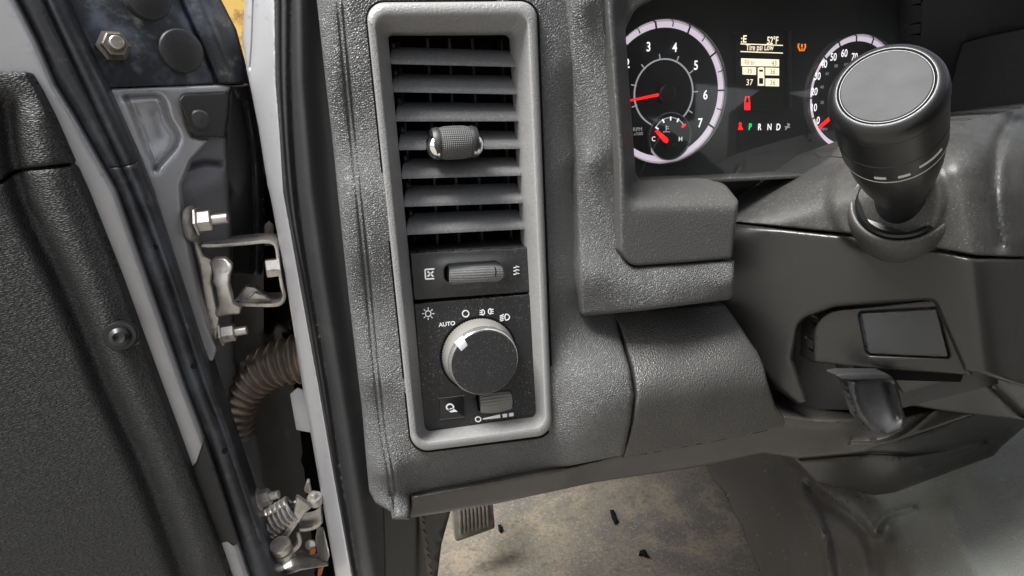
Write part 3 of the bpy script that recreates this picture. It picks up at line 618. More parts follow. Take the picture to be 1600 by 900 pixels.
# ================================================================== AIR VENT
vent = thing('air_vent', 'tall dashboard air vent with seven louvers in a satin grey bezel', 'air vent', P(750, 700, .02))
def rq(c, r, n=9, m_=14):
    out = []
    for i in range(4):
        b = np.array(c[i], float); a = np.array(c[i - 1], float); d = np.array(c[(i + 1) % 4], float)
        ua = (a - b) / np.linalg.norm(a - b); ud = (d - b) / np.linalg.norm(d - b); half = math.acos(np.clip(ua @ ud, -1, 1)) / 2
        t = r / math.tan(half); ctr = b + (ua + ud) / np.linalg.norm(ua + ud) * r / math.sin(half)
        s = b + ua * t; e = b + ud * t; a0 = math.atan2(s[1] - ctr[1], s[0] - ctr[0]); a1 = math.atan2(e[1] - ctr[1], e[0] - ctr[0]); da = (a1 - a0 + math.pi) % (2 * math.pi) - math.pi
        out += [ctr + r * np.array([math.cos(a0 + da * k / n), math.sin(a0 + da * k / n)]) for k in range(n + 1)]
    res = []; k = n + 1
    for i in range(4):
        res += out[i * k:(i + 1) * k]; s = out[i * k + n]; e = out[((i + 1) % 4) * k]
        res += [s + (e - s) * j / m_ for j in range(1, m_)]
    return np.array(res)
BZI = [(606, 52), (804, 51), (837, 650), (665, 674)]
def off(c, t): return [tuple(np.array(a) * (1 - t) + np.array(b) * t) for a, b in zip(c, BZI)]
def ringmesh(name, loops, m, parent, close_back=False, sh=50):
    verts = np.concatenate(loops); n = len(loops[0]); fs = []
    for i in range(len(loops) - 1):
        for k in range(n): q = (k + 1) % n; fs.append((i * n + k, i * n + q, (i + 1) * n + q, (i + 1) * n + k))
    if close_back: fs.append(tuple((len(loops) - 1) * n + k for k in range(n)))
    o = link(name, verts, fs, m, parent); bm = bmesh.new(); bm.from_mesh(o.data)
    bmesh.ops.recalc_face_normals(bm, faces=bm.faces)
    c = Vector(CAM) - Vector(wloc(o)); s_ = sum((1 if f.normal.dot(c - f.calc_center_median()) > 0 else -1) * f.calc_area() for f in bm.faces)
    if s_ < 0: bmesh.ops.reverse_faces(bm, faces=bm.faces)
    bm.to_mesh(o.data); bm.free(); return sharp(o, sh)
def lp(c, r, Y): return np.array([P(x, y, Y) for x, y in rq(c, r)])
ringmesh('gap_shade', [lp([(567.5, .5), (841.5, -1.5), (866.5, 682.5), (641.5, 710.5)], 30, y_) for y_ in (.006, -.0018)] + [lp(BZO, 28, -.0018)], 'black', vent)  # black ring standing in for the shaded gap around the bezel
ringmesh('bezel', [lp(BZO, 27, .006), lp(BZO, 27, -.0035), lp(off(BZO, .03), 26, -.0055), lp(off(BZO, .08), 25, -.0068), lp(off(BZO, .34), 21, -.0072), lp(off(BZO, .40), 20, -.0068), lp(off(BZO, .45), 19, -.0050), lp(off(BZO, .92), 11, .0050), lp(off(BZO, 1.0), 9, .0075), lp(off(BZO, 1.0), 9, .0075) + np.array([0, .012, 0])], 'satin', vent, sh=60)
ci = lp(off(BZO, .98), 9, .0095)
ringmesh('cavity', [ci, ci + np.array([0, .05, 0])], 'black', vent, close_back=True)
fr = [((609, 94), (807, 99)), ((613, 138), (810, 142)), ((618, 184), (813, 184)), ((623, 229), (817, 227)), ((627, 274), (819, 269)), ((631, 318), (822, 312)), ((635, 362), (823, 353))]
bk = [((614, 73), (797, 79)), ((618, 115), (801, 118)), ((624, 159), (806, 161)), ((628, 204), (810, 204)), ((633, 248), (813, 245)), ((637, 290), (814, 286)), ((641, 333), (815, 327))]
def make_slat(i):
    (a, b), (c, d) = fr[i], bk[i]; rows = []
    Y0, Y1 = .0095, .0275
    fa, fb = P(*a, Y0), P(*b, Y0); ba, bb = P(*c, Y1), P(*d, Y1)
    for t, sag in ((0, -.0022), (.0, -.0008), (.05, .0003), (.3, .0016), (.65, .0014), (1, 0), (1.0, -.0012)):
        rows.append([(fa + (ba - fa) * t) * (1 - s) + (fb + (bb - fb) * t) * s + np.array([0, 0, sag]) for s in np.linspace(0, 1, 12)])
    verts = [v for r in rows for v in r]; n = 12; fs = []
    for j in range(len(rows) - 1):
        for k in range(n - 1): fs.append((j * n + k, j * n + k + 1, (j + 1) * n + k + 1, (j + 1) * n + k))
    L_ = len(rows); fs += [((L_ - 1) * n + k, (L_ - 1) * n + k + 1, k + 1, k) for k in range(n - 1)]
    fs += [tuple(j * n for j in range(L_)), tuple(j * n + n - 1 for j in range(L_))[::-1]]
    o = fixnormals(link('slat', verts, fs, 'slat', vent)); sharp(o, 50)
    r = P(b[0] - 1, b[1] - 6, Y0 + .004)
    tube('slat_pin', [r, r + np.array([.006, 0, 0])], .0011, 'dark', o, 8)
    l = P(c[0] + 3, c[1] + 3, Y1 - .005)
    tube('slat_peg', [l + np.array([-.001, -.001, -.0005]), l + np.array([-.001, -.001, .0035])], .0016, 'dark', o, 8)
for i in range(7): make_slat(i)
for (x, w) in ((674, 4), (708, 4), (744, 4), (790, 3), (806, 3)):
    slab('vane', [(x - w / 2 - 6, 60), (x + w / 2 - 6, 60), (x + w / 2 + 10, 385), (x - w / 2 + 10, 385)], .034, 'smooth', vent, .012, 0)
tube('link_rod', [P(622, 66, .024), P(648, 380, .024)], .0009, 'dark', vent, 8)
# thumb slider on the fourth louver
sp = P(710, 223, -.0005); s1 = sc(710, 223, -.0005); hl = 30 * s1; r0 = 26.0 * s1
def barrel(an, t): return 1 + 0.0 * an
sl = lathe('thumb_slider', sp - np.array([hl, 0, 0]), (1, 0, 0), [(-.0008, r0 * .80), (0, r0 * .86), (.002, r0 * .90), (hl * .5, r0 * .985), (hl, r0), (hl * 1.5, r0 * .985), (2 * hl - .002, r0 * .90), (2 * hl, r0 * .86), (2 * hl + .0008, r0 * .80)], 'knurl', vent, 56, squash=1.0, origin=sp)
for s_ in (-1, 1):
    lathe('end_collar', sp + np.array([s_ * (hl * .80), 0, 0]), (s_, 0, 0), [(0, r0 * .93), (.0012, r0 * .955), (.003, r0 * .93), (.0045, r0 * .86)], 'dark', sl, 40)
    lathe('chrome_end', sp + np.array([s_ * (hl * .93), -.0016, -.0016]), (s_, 0, -.05), [(0, r0 * .74), (.003, r0 * .68), (.0052, r0 * .52), (.0066, r0 * .32), (.0070, 0)], 'chrome', sl, 32)
box('slider_clip', tuple(sp + np.array([-.013, .004, -.009])), tuple(sp + np.array([.013, .024, .008])), 'dark', sl)

# ================================================================== AIRFLOW WHEEL
afl = thing('airflow_control', 'small dark panel with a ribbed thumbwheel between closed and open vent symbols', 'control panel', P(735, 468, .02))
def afY(q):
    q = np.asarray(q, float); dx = (q[:, 0] - 739) / 66; dy = (q[:, 1] - 427 + .03 * (q[:, 0] - 739)) / 26
    return .0065 - .004 * np.exp(-(np.maximum(0, np.sqrt(dx ** 4 + dy ** 4) ** .5 - .55) * 2.6) ** 2)
slot = [(694, 420, 9), (700, 413, 8), (776, 408, 8), (785, 416, 9), (786, 432, 9), (778, 438, 8), (703, 443, 8), (695, 437, 9)]
relief('face_plate', [(641, 396, 2), (827, 386, 2), (831, 456, 1), (647, 469, 1)], afY, 'dark', afl, holes=[slot], thick=.02, rnd=(2, .0012), step=4)
ta, tb = P(641, 397, .008), P(827, 387, .008); tc_, td = P(817, 372, .030), P(645, 385, .030)
fixnormals(link('top_shelf', [ta, tb, tc_, td, ta - [0, 0, .004], tb - [0, 0, .004], tc_ - [0, 0, .004], td - [0, 0, .004]], [(0, 1, 2, 3), (4, 5, 6, 7), (0, 1, 5, 4), (1, 2, 6, 5), (2, 3, 7, 6), (3, 0, 4, 7)], 'dark', afl, False))
wp = P(740, 426, .0155); wh = 44.5 * sc(740, 426, .005)
wax = P(785, 424, .0155) - P(695, 428, .0155)
lathe('thumbwheel', wp - wh * wax / np.linalg.norm(wax), wax, [(0, .0118)] + [(2 * wh * t, .0118 + .0016 * math.sin(math.pi * t)) for t in (.03, .1, .2, .35, .5, .65, .8, .9, .97)] + [(2 * wh, .0118)], 'slat', afl, 150, ang=80, rmod=lambda an, t: 1 + .022 * math.cos(an * 50))
prints('wheel_mark', [('l', [(773, 417), (775, 424), (774, 432)], 1.6)], .0012, 'black', afl)
prints('closed_symbol', [('l', [(664, 421), (680, 420)], 2.2), ('l', [(680, 420), (681, 435)], 2.2), ('l', [(681, 435), (665, 436)], 2.2), ('l', [(665, 436), (664, 421)], 2.2), ('l', [(668, 424), (677, 432)], 2.4), ('l', [(677, 424), (668, 432)], 2.4)], .0052, 'white', afl)
wv = []
for k in range(3):
    y = 417 + 5.2 * k; wv.append(('l', curve([(791, y), (795, y - 1.2), (799, y), (803, y + 1.2), (809, y)], 4), 1.5)); wv.append(('p', [(806, y - 2), (812, y - .2), (806.5, y + 1.6)]))
prints('open_symbol', wv, .0055, 'white', afl)

# ================================================================== HEADLIGHT SWITCH
hs = thing('headlight_switch', 'square headlight switch plate with a large round rotary knob', 'light switch', P(750, 665, .02))
PY = .0065
relief('plate', [(647, 475, 2), (831, 459, 2), (838, 645, 9), (834, 651, 4), (670, 674, 9), (663, 668, 4)], PY, 'plate', hs, thick=.02, rnd=(2, .001), step=10,
       holes=[[(743, 617, 1), (798, 609, 1), (802, 634, 2), (748, 642, 2)]])
box('dimmer_well', tuple(P(742, 645, .028)), tuple(P(806, 606, .032)), 'black', hs)
kp = P(748, 553, PY); ks = sc(748, 553, PY); R = 59 * ks
lathe('knob_ring', kp, (0, -1, 0), [(-.001, R * 1.045), (.0004, R * 1.045), (.0006, R * 1.0)], 'black', hs, 64)
kn = lathe('knob', kp, (0, -1, 0), [(0, R * .985), (.0045, R * .965), (.0105, R * .925), (.0125, R * .915)], 'collar', hs, 168, ang=80, rmod=lambda an, t: 1 + .010 * math.cos(an * 84), origin=kp)
kf = .0125
lathe('rim', kp, (0, -1, 0), [(kf - .001, R * .90), (kf + .0002, R * .925), (kf + .0024, R * .915), (kf + .0040, R * .888), (kf + .0045, R * .872)], 'clear', kn, 72, origin=kp)
lathe('knob_cap', kp, (0, -1, 0), [(kf, R * .86), (kf + .0047, R * .862), (kf + .0052, R * .848), (kf + .0054, R * .5), (kf + .0054, 0)], 'knobface', kn, 72, origin=kp)
fy = PY - kf - .0056
slab('pointer', [(711, 537), (724, 526), (731, 540), (721, 549)], fy, 'white', kn, .003, .0003)
bt = slab('button', [(687, 624, 1), (724, 619, 1), (725, 651, 1), (688, 655, 1)], PY - .0016, 'gloss', hs, .006, .0005)
prints('button_edge', [('l', [(686, 623), (725, 618)], 1.4), ('l', [(687, 655.5), (725.5, 651)], 1.0)], PY - .0001, 'collar', bt)
prints('lamp_symbol', [('c', 703, 636, 5.4, 4.6, 2.2), ('p', [(699, 640), (707, 637), (715, 643), (704, 644)])], PY - .0017, 'white', bt)
dp = P(773, 627, PY + .0042); dl = 25 * sc(773, 628, PY); dax = P(799, 624, PY + .0042) - P(747, 630.5, PY + .0042)
lathe('dimmer_wheel', dp - dl * dax / np.linalg.norm(dax), dax, [(0, .0066)] + [(2 * dl * t, .0066 + .0012 * math.sin(math.pi * t)) for t in (.05, .2, .35, .5, .65, .8, .95)] + [(2 * dl, .0066)], 'collar', hs, 120, origin=dp, ang=80, rmod=lambda an, t: 1 + .06 * math.cos(an * 20))
text('lettering', 'AUTO', 698, 506, 6.5, PY, 'white', hs, bold=.03, wide=1.0)
sun = [('c', 669, 490, 4.3, 4.5, 1.6)]
for k in range(8):
    a = k * math.pi / 4; sun.append(('l', [(669 + 6.3 * math.cos(a), 490 + 6.3 * math.sin(a)), (669 + 9.6 * math.cos(a), 490 + 9.6 * math.sin(a))], 1.4))
prints('brightness_symbol', sun, PY, 'white', hs)
prints('off_symbol', [('c', 727.5, 490, 5, 5, 1.6)], PY, 'white', hs)
def arc(cx, cy, rx, ry, a0, a1, n=12): return [(cx + rx * math.cos(math.radians(a0 + (a1 - a0) * k / n)), cy + ry * math.sin(math.radians(a0 + (a1 - a0) * k / n))) for k in range(n + 1)]
prints('side_lamp_symbol', [('l', arc(753, 488, 4, 4.3, -90, 90), 1.5), ('l', [(753, 483.8), (753, 492.2)], 1.5), ('l', arc(767, 486.5, 4, 4.3, 90, 270), 1.5), ('l', [(767, 482.3), (767, 490.7)], 1.5), ('l', [(749.5, 485), (752, 485.4)], 1.3), ('l', [(749.5, 488.2), (752, 488.2)], 1.3), ('l', [(749.5, 491.4), (752, 491)], 1.3), ('l', [(768, 484), (771, 483)], 1.3), ('l', [(768, 486.6), (771, 486.6)], 1.3), ('l', [(768, 489), (771, 490)], 1.3)], PY, 'white', hs)
prints('headlamp_symbol', [('l', arc(790, 495.5, 6, 4.8, -90, 90) + [(790, 500.3), (788.5, 495.5), (790, 490.7)], 1.5)] + [('l', [(781, 494 + 2.7 * k), (787, 491.5 + 2.7 * k)], 1.3) for k in range(4)], PY, 'white', hs)
prints('dimmer_symbol', [('c', 747, 655, 4.2, 3.7, 1.5), ('p', [(754, 654), (781, 647.3), (782, 652.8), (755, 655.2)]), ('p', [(785, 647), (792, 646), (792.5, 651.3), (785.5, 652.3)]), ('p', [(795, 645.6), (802, 644.6), (802.5, 649.8), (795.5, 650.8)])], PY, 'white', hs)

# ================================================================== INSTRUMENT CLUSTER
ic = thing('instrument_cluster', 'lit instrument cluster behind a clear lens with tachometer and trip display', 'instrument cluster', P(1180, 275, .05))
CY = .075
slab('housing', [(955, -60), (1480, -60), (1480, 320), (960, 320)], CY, 'face', ic, .02, 0)
def circ(name, px, py, r, y0, prof, m, parent, seg=72):
    return lathe(name, P(px, py, y0), (0, -1, 0), prof, m, parent, seg)
def annulus(name, c, r0, r1, y, m, parent, a0=0, a1=360, th=.0006):
    c = np.array(c); n = 72; vs = []; fs = []
    for k in range(n + 1):
        a = math.radians(a0 + (a1 - a0) * k / n); e = np.array([math.cos(a), 0, math.sin(a)])
        for (r, yy) in ((r0, y), (r1, y), (r1, y + th), (r0, y + th)): vs.append(np.array([c[0], yy, c[2]]) + e * r)
    for k in range(n):
        for j in range(4): fs.append((4 * k + j, 4 * k + (j + 1) % 4, 4 * k + 4 + (j + 1) % 4, 4 * k + 4 + j))
    fs += [(0, 1, 2, 3), (4 * n, 4 * n + 1, 4 * n + 2, 4 * n + 3)]
    return fixnormals(link(name, vs, fs, m, parent, False))
def gauge(name, cx, cy, ry, parent):
    c = P(cx, cy, CY); R = ry * sc(cx, cy, CY)
    g = lathe(name, c, (0, -1, 0), [(0, R * .985), (.001, R * .985), (.001, 0)], 'face', parent, 72)
    pr = [(.86 + .14 * 0, 0)]
    o = ringmesh('chrome_rim', [np.array([c + np.array([math.cos(a) * R * k, -h, math.sin(a) * R * k]) for a in np.linspace(0, 2 * math.pi, 73)[:-1]]) for (k, h) in ((1.02, 0), (1.0, .005), (.985, .006), (.965, .004), (.955, .0015))], 'clear', g)
    annulus('scale_band', c, R * .88, R * .955, CY - .0022, 'band', g)
    annulus('inner_ring', c, R * .455, R * .475, CY - .0018, 'dimlit', g)
    return g, c, R
tach, tcn, TR = gauge('tachometer', 1036, 146, 109, ic)
def ticks(name, c, R, angs, r0, r1, w, m, parent, y):
    vs = []; fs = []
    for a in angs:
        e = np.array([math.cos(math.radians(a)), 0, math.sin(math.radians(a))]); t = np.array([-e[2], 0, e[0]]) * w; s = len(vs)
        for q in (e * r0 * R + t, e * r1 * R + t, e * r1 * R - t, e * r0 * R - t): vs.append(np.array([c[0], y, c[2]]) + q)
        for q in range(4): vs.append(vs[s + q] + np.array([0, .0004, 0]))
        fs += [(s, s + 1, s + 2, s + 3), (s + 4, s + 5, s + 6, s + 7)] + [(s + q, s + (q + 1) % 4, s + 4 + (q + 1) % 4, s + 4 + q) for q in range(4)]
    return fixnormals(link(name, vs, fs, m, parent, False))
ta_ = [-32 + 33.0 * k for k in range(8)]
ticks('scale_print', tcn, TR, ta_, .86, .96, .0007, 'face', tach, CY - .0030)
ticks('fine_print', tcn, TR, [a + 16.5 for a in ta_[:-1]], .895, .955, .0004, 'face', tach, CY - .0030)
ticks('inner_print', tcn, TR, ta_, .455, .54, .0004, 'dimlit', tach, CY - .0026)
for s, x, y in (('2', 980, 99), ('3', 1013, 73), ('4', 1054, 74), ('5', 1087, 102), ('6', 1102, 148), ('7', 1094, 192)):
    text('numeral', s, x, y, 13.5, CY - .003, 'lit', tach, wide=.85, bold=.015)
text('unit_lettering', 'RPM', 996, 202, 6, CY - .003, 'dimlit', tach); text('unit_lettering', 'x1000', 997, 209, 4.5, CY - .003, 'dimlit', tach)
lathe('needle_hub', P(1036, 147, CY), (0, -1, 0), [(0, .0075), (.007, .0072), (.008, .0058), (.008, 0)], 'gloss', tach, 32)
slab('needle', [(980, 156.5), (1034, 144.5), (1034.5, 149.5), (980, 159.5)], CY - .006, 'red', tach, .001, 0)
# small temperature gauge inset in the tachometer
gx, gy, gr = 1045, 213, 36
tg = thing_c = lathe('temperature_gauge', P(gx, gy, CY - .004), (0, -1, 0), [(0, gr * .97 * sc(gx, gy, CY)), (.001, gr * .97 * sc(gx, gy, CY)), (.001, 0)], 'face', ic, 56)
gc = P(gx, gy, CY - .004); GR = gr * sc(gx, gy, CY)
ringmesh('chrome_rim', [np.array([gc + np.array([math.cos(a) * GR * k, -h, math.sin(a) * GR * k]) for a in np.linspace(0, 2 * math.pi, 57)[:-1]]) for (k, h) in ((1.03, 0), (1.0, .003), (.97, .003), (.95, .001))], 'clear', tg)
annulus('scale_band', gc, GR * .76, GR * .80, CY - .006, 'dimlit', tg, 32, 150)
ticks('scale_print', gc, GR, [150, 118, 90, 62], .66, .82, .0005, 'lit', tg, CY - .0065); ticks('hot_tick', gc, GR, [33], .66, .86, .0008, 'red', tg, CY - .0065)
text('lettering', 'C', 1021, 217, 7, CY - .006, 'lit', tg); text('lettering', 'H', 1063, 217, 7, CY - .006, 'lit', tg)
slab('needle', [(1024, 205), (1028, 203), (1046, 218), (1042, 224), (1038, 222)], CY - .0085, 'red', tg, .001, 0)
lathe('needle_hub', P(1046, 220, CY - .005), (0, -1, 0), [(0, .0058), (.003, .0056), (.0035, .004), (.0035, 0)], 'gloss', tg, 24)
prints('thermometer_symbol', [('l', [(1041, 196), (1041, 204)], 1.6), ('l', [(1036, 206), (1047, 206)], 1.2), ('l', [(1042, 198), (1045, 198)], 1), ('l', [(1042, 201), (1045, 201)], 1)], CY - .006, 'dimlit', tg)
spd, scn, SR = gauge('speedometer', 1331, 147, 88, ic)
sa = [205 - 22.2 * k for k in range(12)]
ticks('scale_print', scn, SR, sa, .86, .96, .0006, 'face', spd, CY - .0030)
for s, x, y in (('0', 1278, 188), ('10', 1272, 168), ('20', 1272, 143), ('30', 1277, 119), ('40', 1287, 100), ('50', 1302, 89), ('60', 1319, 83), ('70', 1335, 89)):
    text('numeral', s, x, y, 11, CY - .003, 'lit', spd, wide=.78, bold=.012)
for s, x, y in (('60', 1292, 115), ('80', 1306, 103), ('100', 1322, 101), ('40', 1284, 136), ('20', 1284, 160)):
    text('small_numeral', s, x, y, 4.5, CY - .003, 'dimlit', spd)
slab('needle', [(1279, 198), (1298, 181), (1299, 187), (1281, 202)], CY - .006, 'red', spd, .001, 0)
text('unit_lettering', 'MPH', 1287, 202, 4.5, CY - .003, 'dimlit', spd)
lathe('needle_hub', P(1331, 147, CY), (0, -1, 0), [(0, .012), (.007, .0115), (.008, .009), (.008, 0)], 'gloss', spd, 32)
ds = slab('display_screen', [(1150, 50, 3), (1224, 52, 3), (1224, 174, 3), (1150, 172, 3)], CY - .004, 'screen', ic, .004, 0)
TY = CY - .0042
slab('screen_trim', [(1233, 48), (1237, 48), (1238, 168), (1234, 168)], CY - .006, 'dark', ds, .004, .0005)
text('compass_text', ':E', 1162, 61, 10.5, TY, 'cream', ds, bold=.02); text('temperature_text', '52°F', 1207, 63, 11, TY, 'cream', ds, wide=.72, bold=.02)
text('message_text', 'Tire psi Low', 1187, 75.5, 9, TY, 'cream', ds, wide=.76, bold=.012)
prints('rule_line', [('l', [(1157, 68.5), (1223, 71)], 1.5), ('l', [(1157, 80.5), (1223, 83)], 1.5)], TY, 'cream', ds)
prints('message_box', [('p', [(1158, 91), (1217, 93), (1217, 104), (1158, 103)])], TY, 'cream', ds)
text('box_text', 'Fill to', 1171, 97.5, 7, TY - .0006, 'ink', ds, wide=.8); text('box_text', '43', 1209, 99, 7, TY - .0006, 'ink', ds)
for x, y, s in ((1171, 111, '35'), (1207, 112, '36'), (1207, 129, '36')):
    prints('pressure_box', [('p', [(x - 11, y - 6.5), (x + 10, y - 6), (x + 10, y + 6), (x - 11, y + 5.5)])], TY, 'cream', ds); text('pressure_text', s, x, y, 7, TY - .0006, 'ink', ds)
text('pressure_text', '37', 1171, 128.5, 9, TY, 'cream', ds)
prints('truck_symbol', [('p', [(1184, 106), (1187, 105), (1192, 105), (1194, 106), (1194, 134), (1184, 134)])], TY, 'cream', ds)
prints('truck_window', [('p', [(1186, 109), (1192, 109), (1191.5, 112), (1186.5, 112)]), ('p', [(1186, 122), (1192, 122), (1192, 131), (1186, 131)])], TY - .0006, 'screen', ds)
gi = text('gear_indicator', 'P', 1172, 198, 9.5, CY - .001, 'green', ic, bold=.03, wide=.8)
for s, x in (('R', 1187), ('N', 1202), ('D', 1216)): text('gear_letter', s, x, 198.3, 9.5, CY - .001, 'lit', gi, bold=.02, wide=.8)
prints('tow_symbol', [('l', [(1227, 203), (1231, 197), (1234, 194)], 1.5), ('l', [(1226, 198), (1234, 199)], 1.5), ('l', [(1230, 193), (1233, 195)], 1.5)], CY - .001, 'dimlit', gi)
w1 = prints('door_warning', [('p', [(1163, 160), (1172, 160), (1172, 172), (1163, 172)]), ('l', [(1164, 160), (1165, 151), (1170, 151), (1171, 160)], 1.6)], CY - .0045, 'red', ic)
w2 = prints('seatbelt_warning', [('p', [(1153, 203), (1155, 196), (1158, 196), (1161, 203)]), ('c', 1156.5, 193.5, 1.6, 1.6, 1.6)], CY - .001, 'red', ic)
w3 = prints('tyre_warning', [('l', [(1248, 68), (1247, 73), (1249.5, 78)], 2), ('l', [(1257.5, 68.5), (1258.5, 73), (1256, 78)], 2), ('l', [(1248.5, 79), (1257, 79)], 1.6), ('l', [(1252.8, 69), (1252.8, 74)], 2.2), ('l', [(1252.8, 75.6), (1252.8, 77.4)], 2.2)], CY - .001, 'amber', ic)
slab('lens_lip', [(985, 285), (1262, 272), (1264, 278), (988, 292)], .035, 'plastic', ic, .035, .001)
# clear lens, leaning back a little at the top
def lensY(x, y): return .034 + .00003 * (280 - y)
lens = slab('lens', [(945, -60), (1465, -60), (1465, 262), (1262, 274), (985, 287)], lensY, 'glass', ic, .002, 0)

# ================================================================== STEERING COLUMN
sco = thing('steering_column', 'dark steering column shroud with a stalk socket and a blank switch plate', 'steering column', P(1400, 560, 0))
def colY(q):
    """side of the column as one moulded shape: a flat flank running towards the driver, a rounded top, a ridge, and a raised collar for the stalk"""
    x, y = q[:, 0], q[:, 1]
    Yb = .026 - .000358 * (x - 1150)
    top = np.interp(x, [1100, 1150, 1223, 1306, 1400, 1480, 1600, 1700], [318, 303, 277, 249, 218, 195, 167, 145])
    t = np.clip(1 - (y - top) / 85, 0, 1.2); Yb = Yb + .055 * t ** 2.2
    xr = np.interp(y, [150, 210, 300, 400, 470, 560, 620], [1490, 1500, 1523, 1538, 1546, 1558, 1566])
    e = (x - xr) / 12; Yb = Yb + .00105 * 12 * np.log1p(np.exp(np.clip(e, -30, 30)))
    Yb = Yb + .004 * np.clip((y - 400) / 180, 0, 1.5) ** 2
    d = np.sqrt(((x - 1386) / 98) ** 2 + ((y - 312) / 93) ** 2); t = np.clip((1 - d) / .16, 0, 1)
    return Yb - .0042 * t * t * (3 - 2 * t)
relief('upper_shroud', [(1148, 303), (1160, 298), (1223, 277), (1306, 249), (1400, 218), (1480, 195), (1600, 167), (1700, 145), (1700, 398), (1578, 401), (1526, 399), (1423, 380), (1357, 367), (1289, 361), (1148, 347)],
       colY, 'column', sco, thick=.05, rnd=(3, .002), step=7, grooves=[([(1585, 180), (1560, 225), (1553, 300), (1562, 385)], 9, .010), ([(1632, 205), (1608, 250), (1600, 300), (1606, 370)], 24, -.007)])
relief('lower_shroud', [(1120, 352), (1153, 349.5), (1289, 364), (1357, 370.5), (1423, 383.5), (1526, 402.5), (1578, 404.5), (1700, 402), (1700, 640), (1600, 603), (1530, 584), (1506, 580, 4), (1458, 470, 14), (1440, 470), (1305, 480, 34), (1250, 500, 26), (1239, 560), (1263, 628, 4), (1248, 632, 8), (1215, 610), (1120, 490)],
       colY, 'smooth', sco, thick=.012, rnd=(7, .005), step=8)
ps = lambda q: colY(q) + .0035
relief('pocket_panel', [(1270, 566, 3), (1271, 487, 42), (1380, 476), (1462, 466), (1520, 586), (1400, 578)], ps, 'smooth', sco, thick=.014, rnd=(4, .004), step=8,
       holes=[[(1342, 488, 5), (1464, 481, 3), (1484, 559, 4), (1355, 554, 9)]])
relief('blank_plate', [(1345, 490, 4), (1463, 483, 2), (1482, 558, 3), (1357, 553, 8)], lambda q: ps(q) + .0008, 'blank', sco, thick=.006, rnd=(2, .0008), step=7)
relief('pocket_back', [(1215, 470), (1540, 440), (1560, 600), (1400, 640), (1240, 640)], lambda q: ps(q) + .024, 'dark', sco, thick=.01, rnd=None, step=20)
relief('lower_cover', [(1395, 588), (1505, 580), (1535, 584), (1620, 606), (1690, 640), (1690, 690), (1600, 656), (1500, 645), (1420, 634)], [(1400, 590, -.04), (1505, 582, -.07), (1620, 606, -.08), (1600, 655, -.06), (1420, 634, -.03)], 'smooth', sco, thick=.03, rnd=(3, .002), step=10,
       grooves=[([(1530, 586), (1560, 612), (1600, 650)], 4, .004)])
slab('cover_slot', [(1388, 577), (1508, 580), (1501, 597), (1398, 594)], lambda x, y: -.045 - .00028 * (x - 1390), 'black', sco, .01, 0)
# stalk and its socket
E = P(1384, 137, 0) ; 
def atdepth(px, py, dz): return CAM + ray(px, py) * dz / F
G = 1.067
def gp(prof): return [(a * G, b * G) for a, b in prof]
pe = atdepth(1383, 134, .300 * G); pb = atdepth(1410, 318, .400 * G); ax = pe - pb; LN = np.linalg.norm(ax); axn = ax / LN
lathe('stalk_socket', pb - axn * .0165 * G, axn, gp([(-.012, .0325), (.004, .0325), (.012, .0322), (.0180, .0308), (.0208, .0292), (.0218, .0280), (.0214, .0266), (.012, .0255), (.008, 0)]), 'column', sco, 84, ang=70)
lathe('socket_ring', pb - axn * .0035 * G, axn, gp([(0, .0258), (.0095, .0258), (.011, .0246), (.0095, .0222), (.004, .0212), (.002, 0)]), 'stalk', sco, 64)
st = thing('turn_signal_stalk', 'thick black turn signal stalk with a round end cap facing the camera', 'stalk', pb)
lathe('neck', pb - axn * .008 * G, axn, gp([(0, .0150), (.024, .0146), (.030, .0144)]), 'stalk', st, 48)
lathe('barrel', pb + axn * .018 * G, axn, gp([(0, .0140), (.002, .0148), (.010, .0162), (.025, .0200), (.040, .0226), (.058, .0242), (.0595, .0240)]), 'stalk', st, 64)
lathe('ring_line', pb + axn * .0775 * G, axn, gp([(0, .0235), (.0002, .0248), (.0009, .0248), (.0011, .0235)]), 'mark', st, 64)
lathe('wiper_ring', pb + axn * .0785 * G, axn, gp([(0, .0238), (.0006, .0249), (.0160, .0252), (.0164, .0247), (.0170, .0247), (.0174, .0252), (.0385, .0254), (.0392, .0249)]), 'stalk', st, 72)
c0 = .1178; cl = LN / G - c0
lathe('end_cap', pb + axn * c0 * G, axn, gp([(0, .0246), (.0003, .0257), (.0012, .0258), (cl - .0045, .0252), (cl - .0020, .0240), (cl - .0006, .0224), (cl, .0208), (cl - .0001, .0202), (cl - .0010, .0198), (cl - .0003, .0194)]), 'stalk', st, 80, ang=60)
lathe('cap_disc', pb + axn * (LN - .002 * G), axn, gp([(0, .0193), (.0016, .0193), (.0021, .0186), (.0026, .010), (.0027, 0)]), 'stalkcap', st, 72)
a3, u3, v3 = frame(axn)
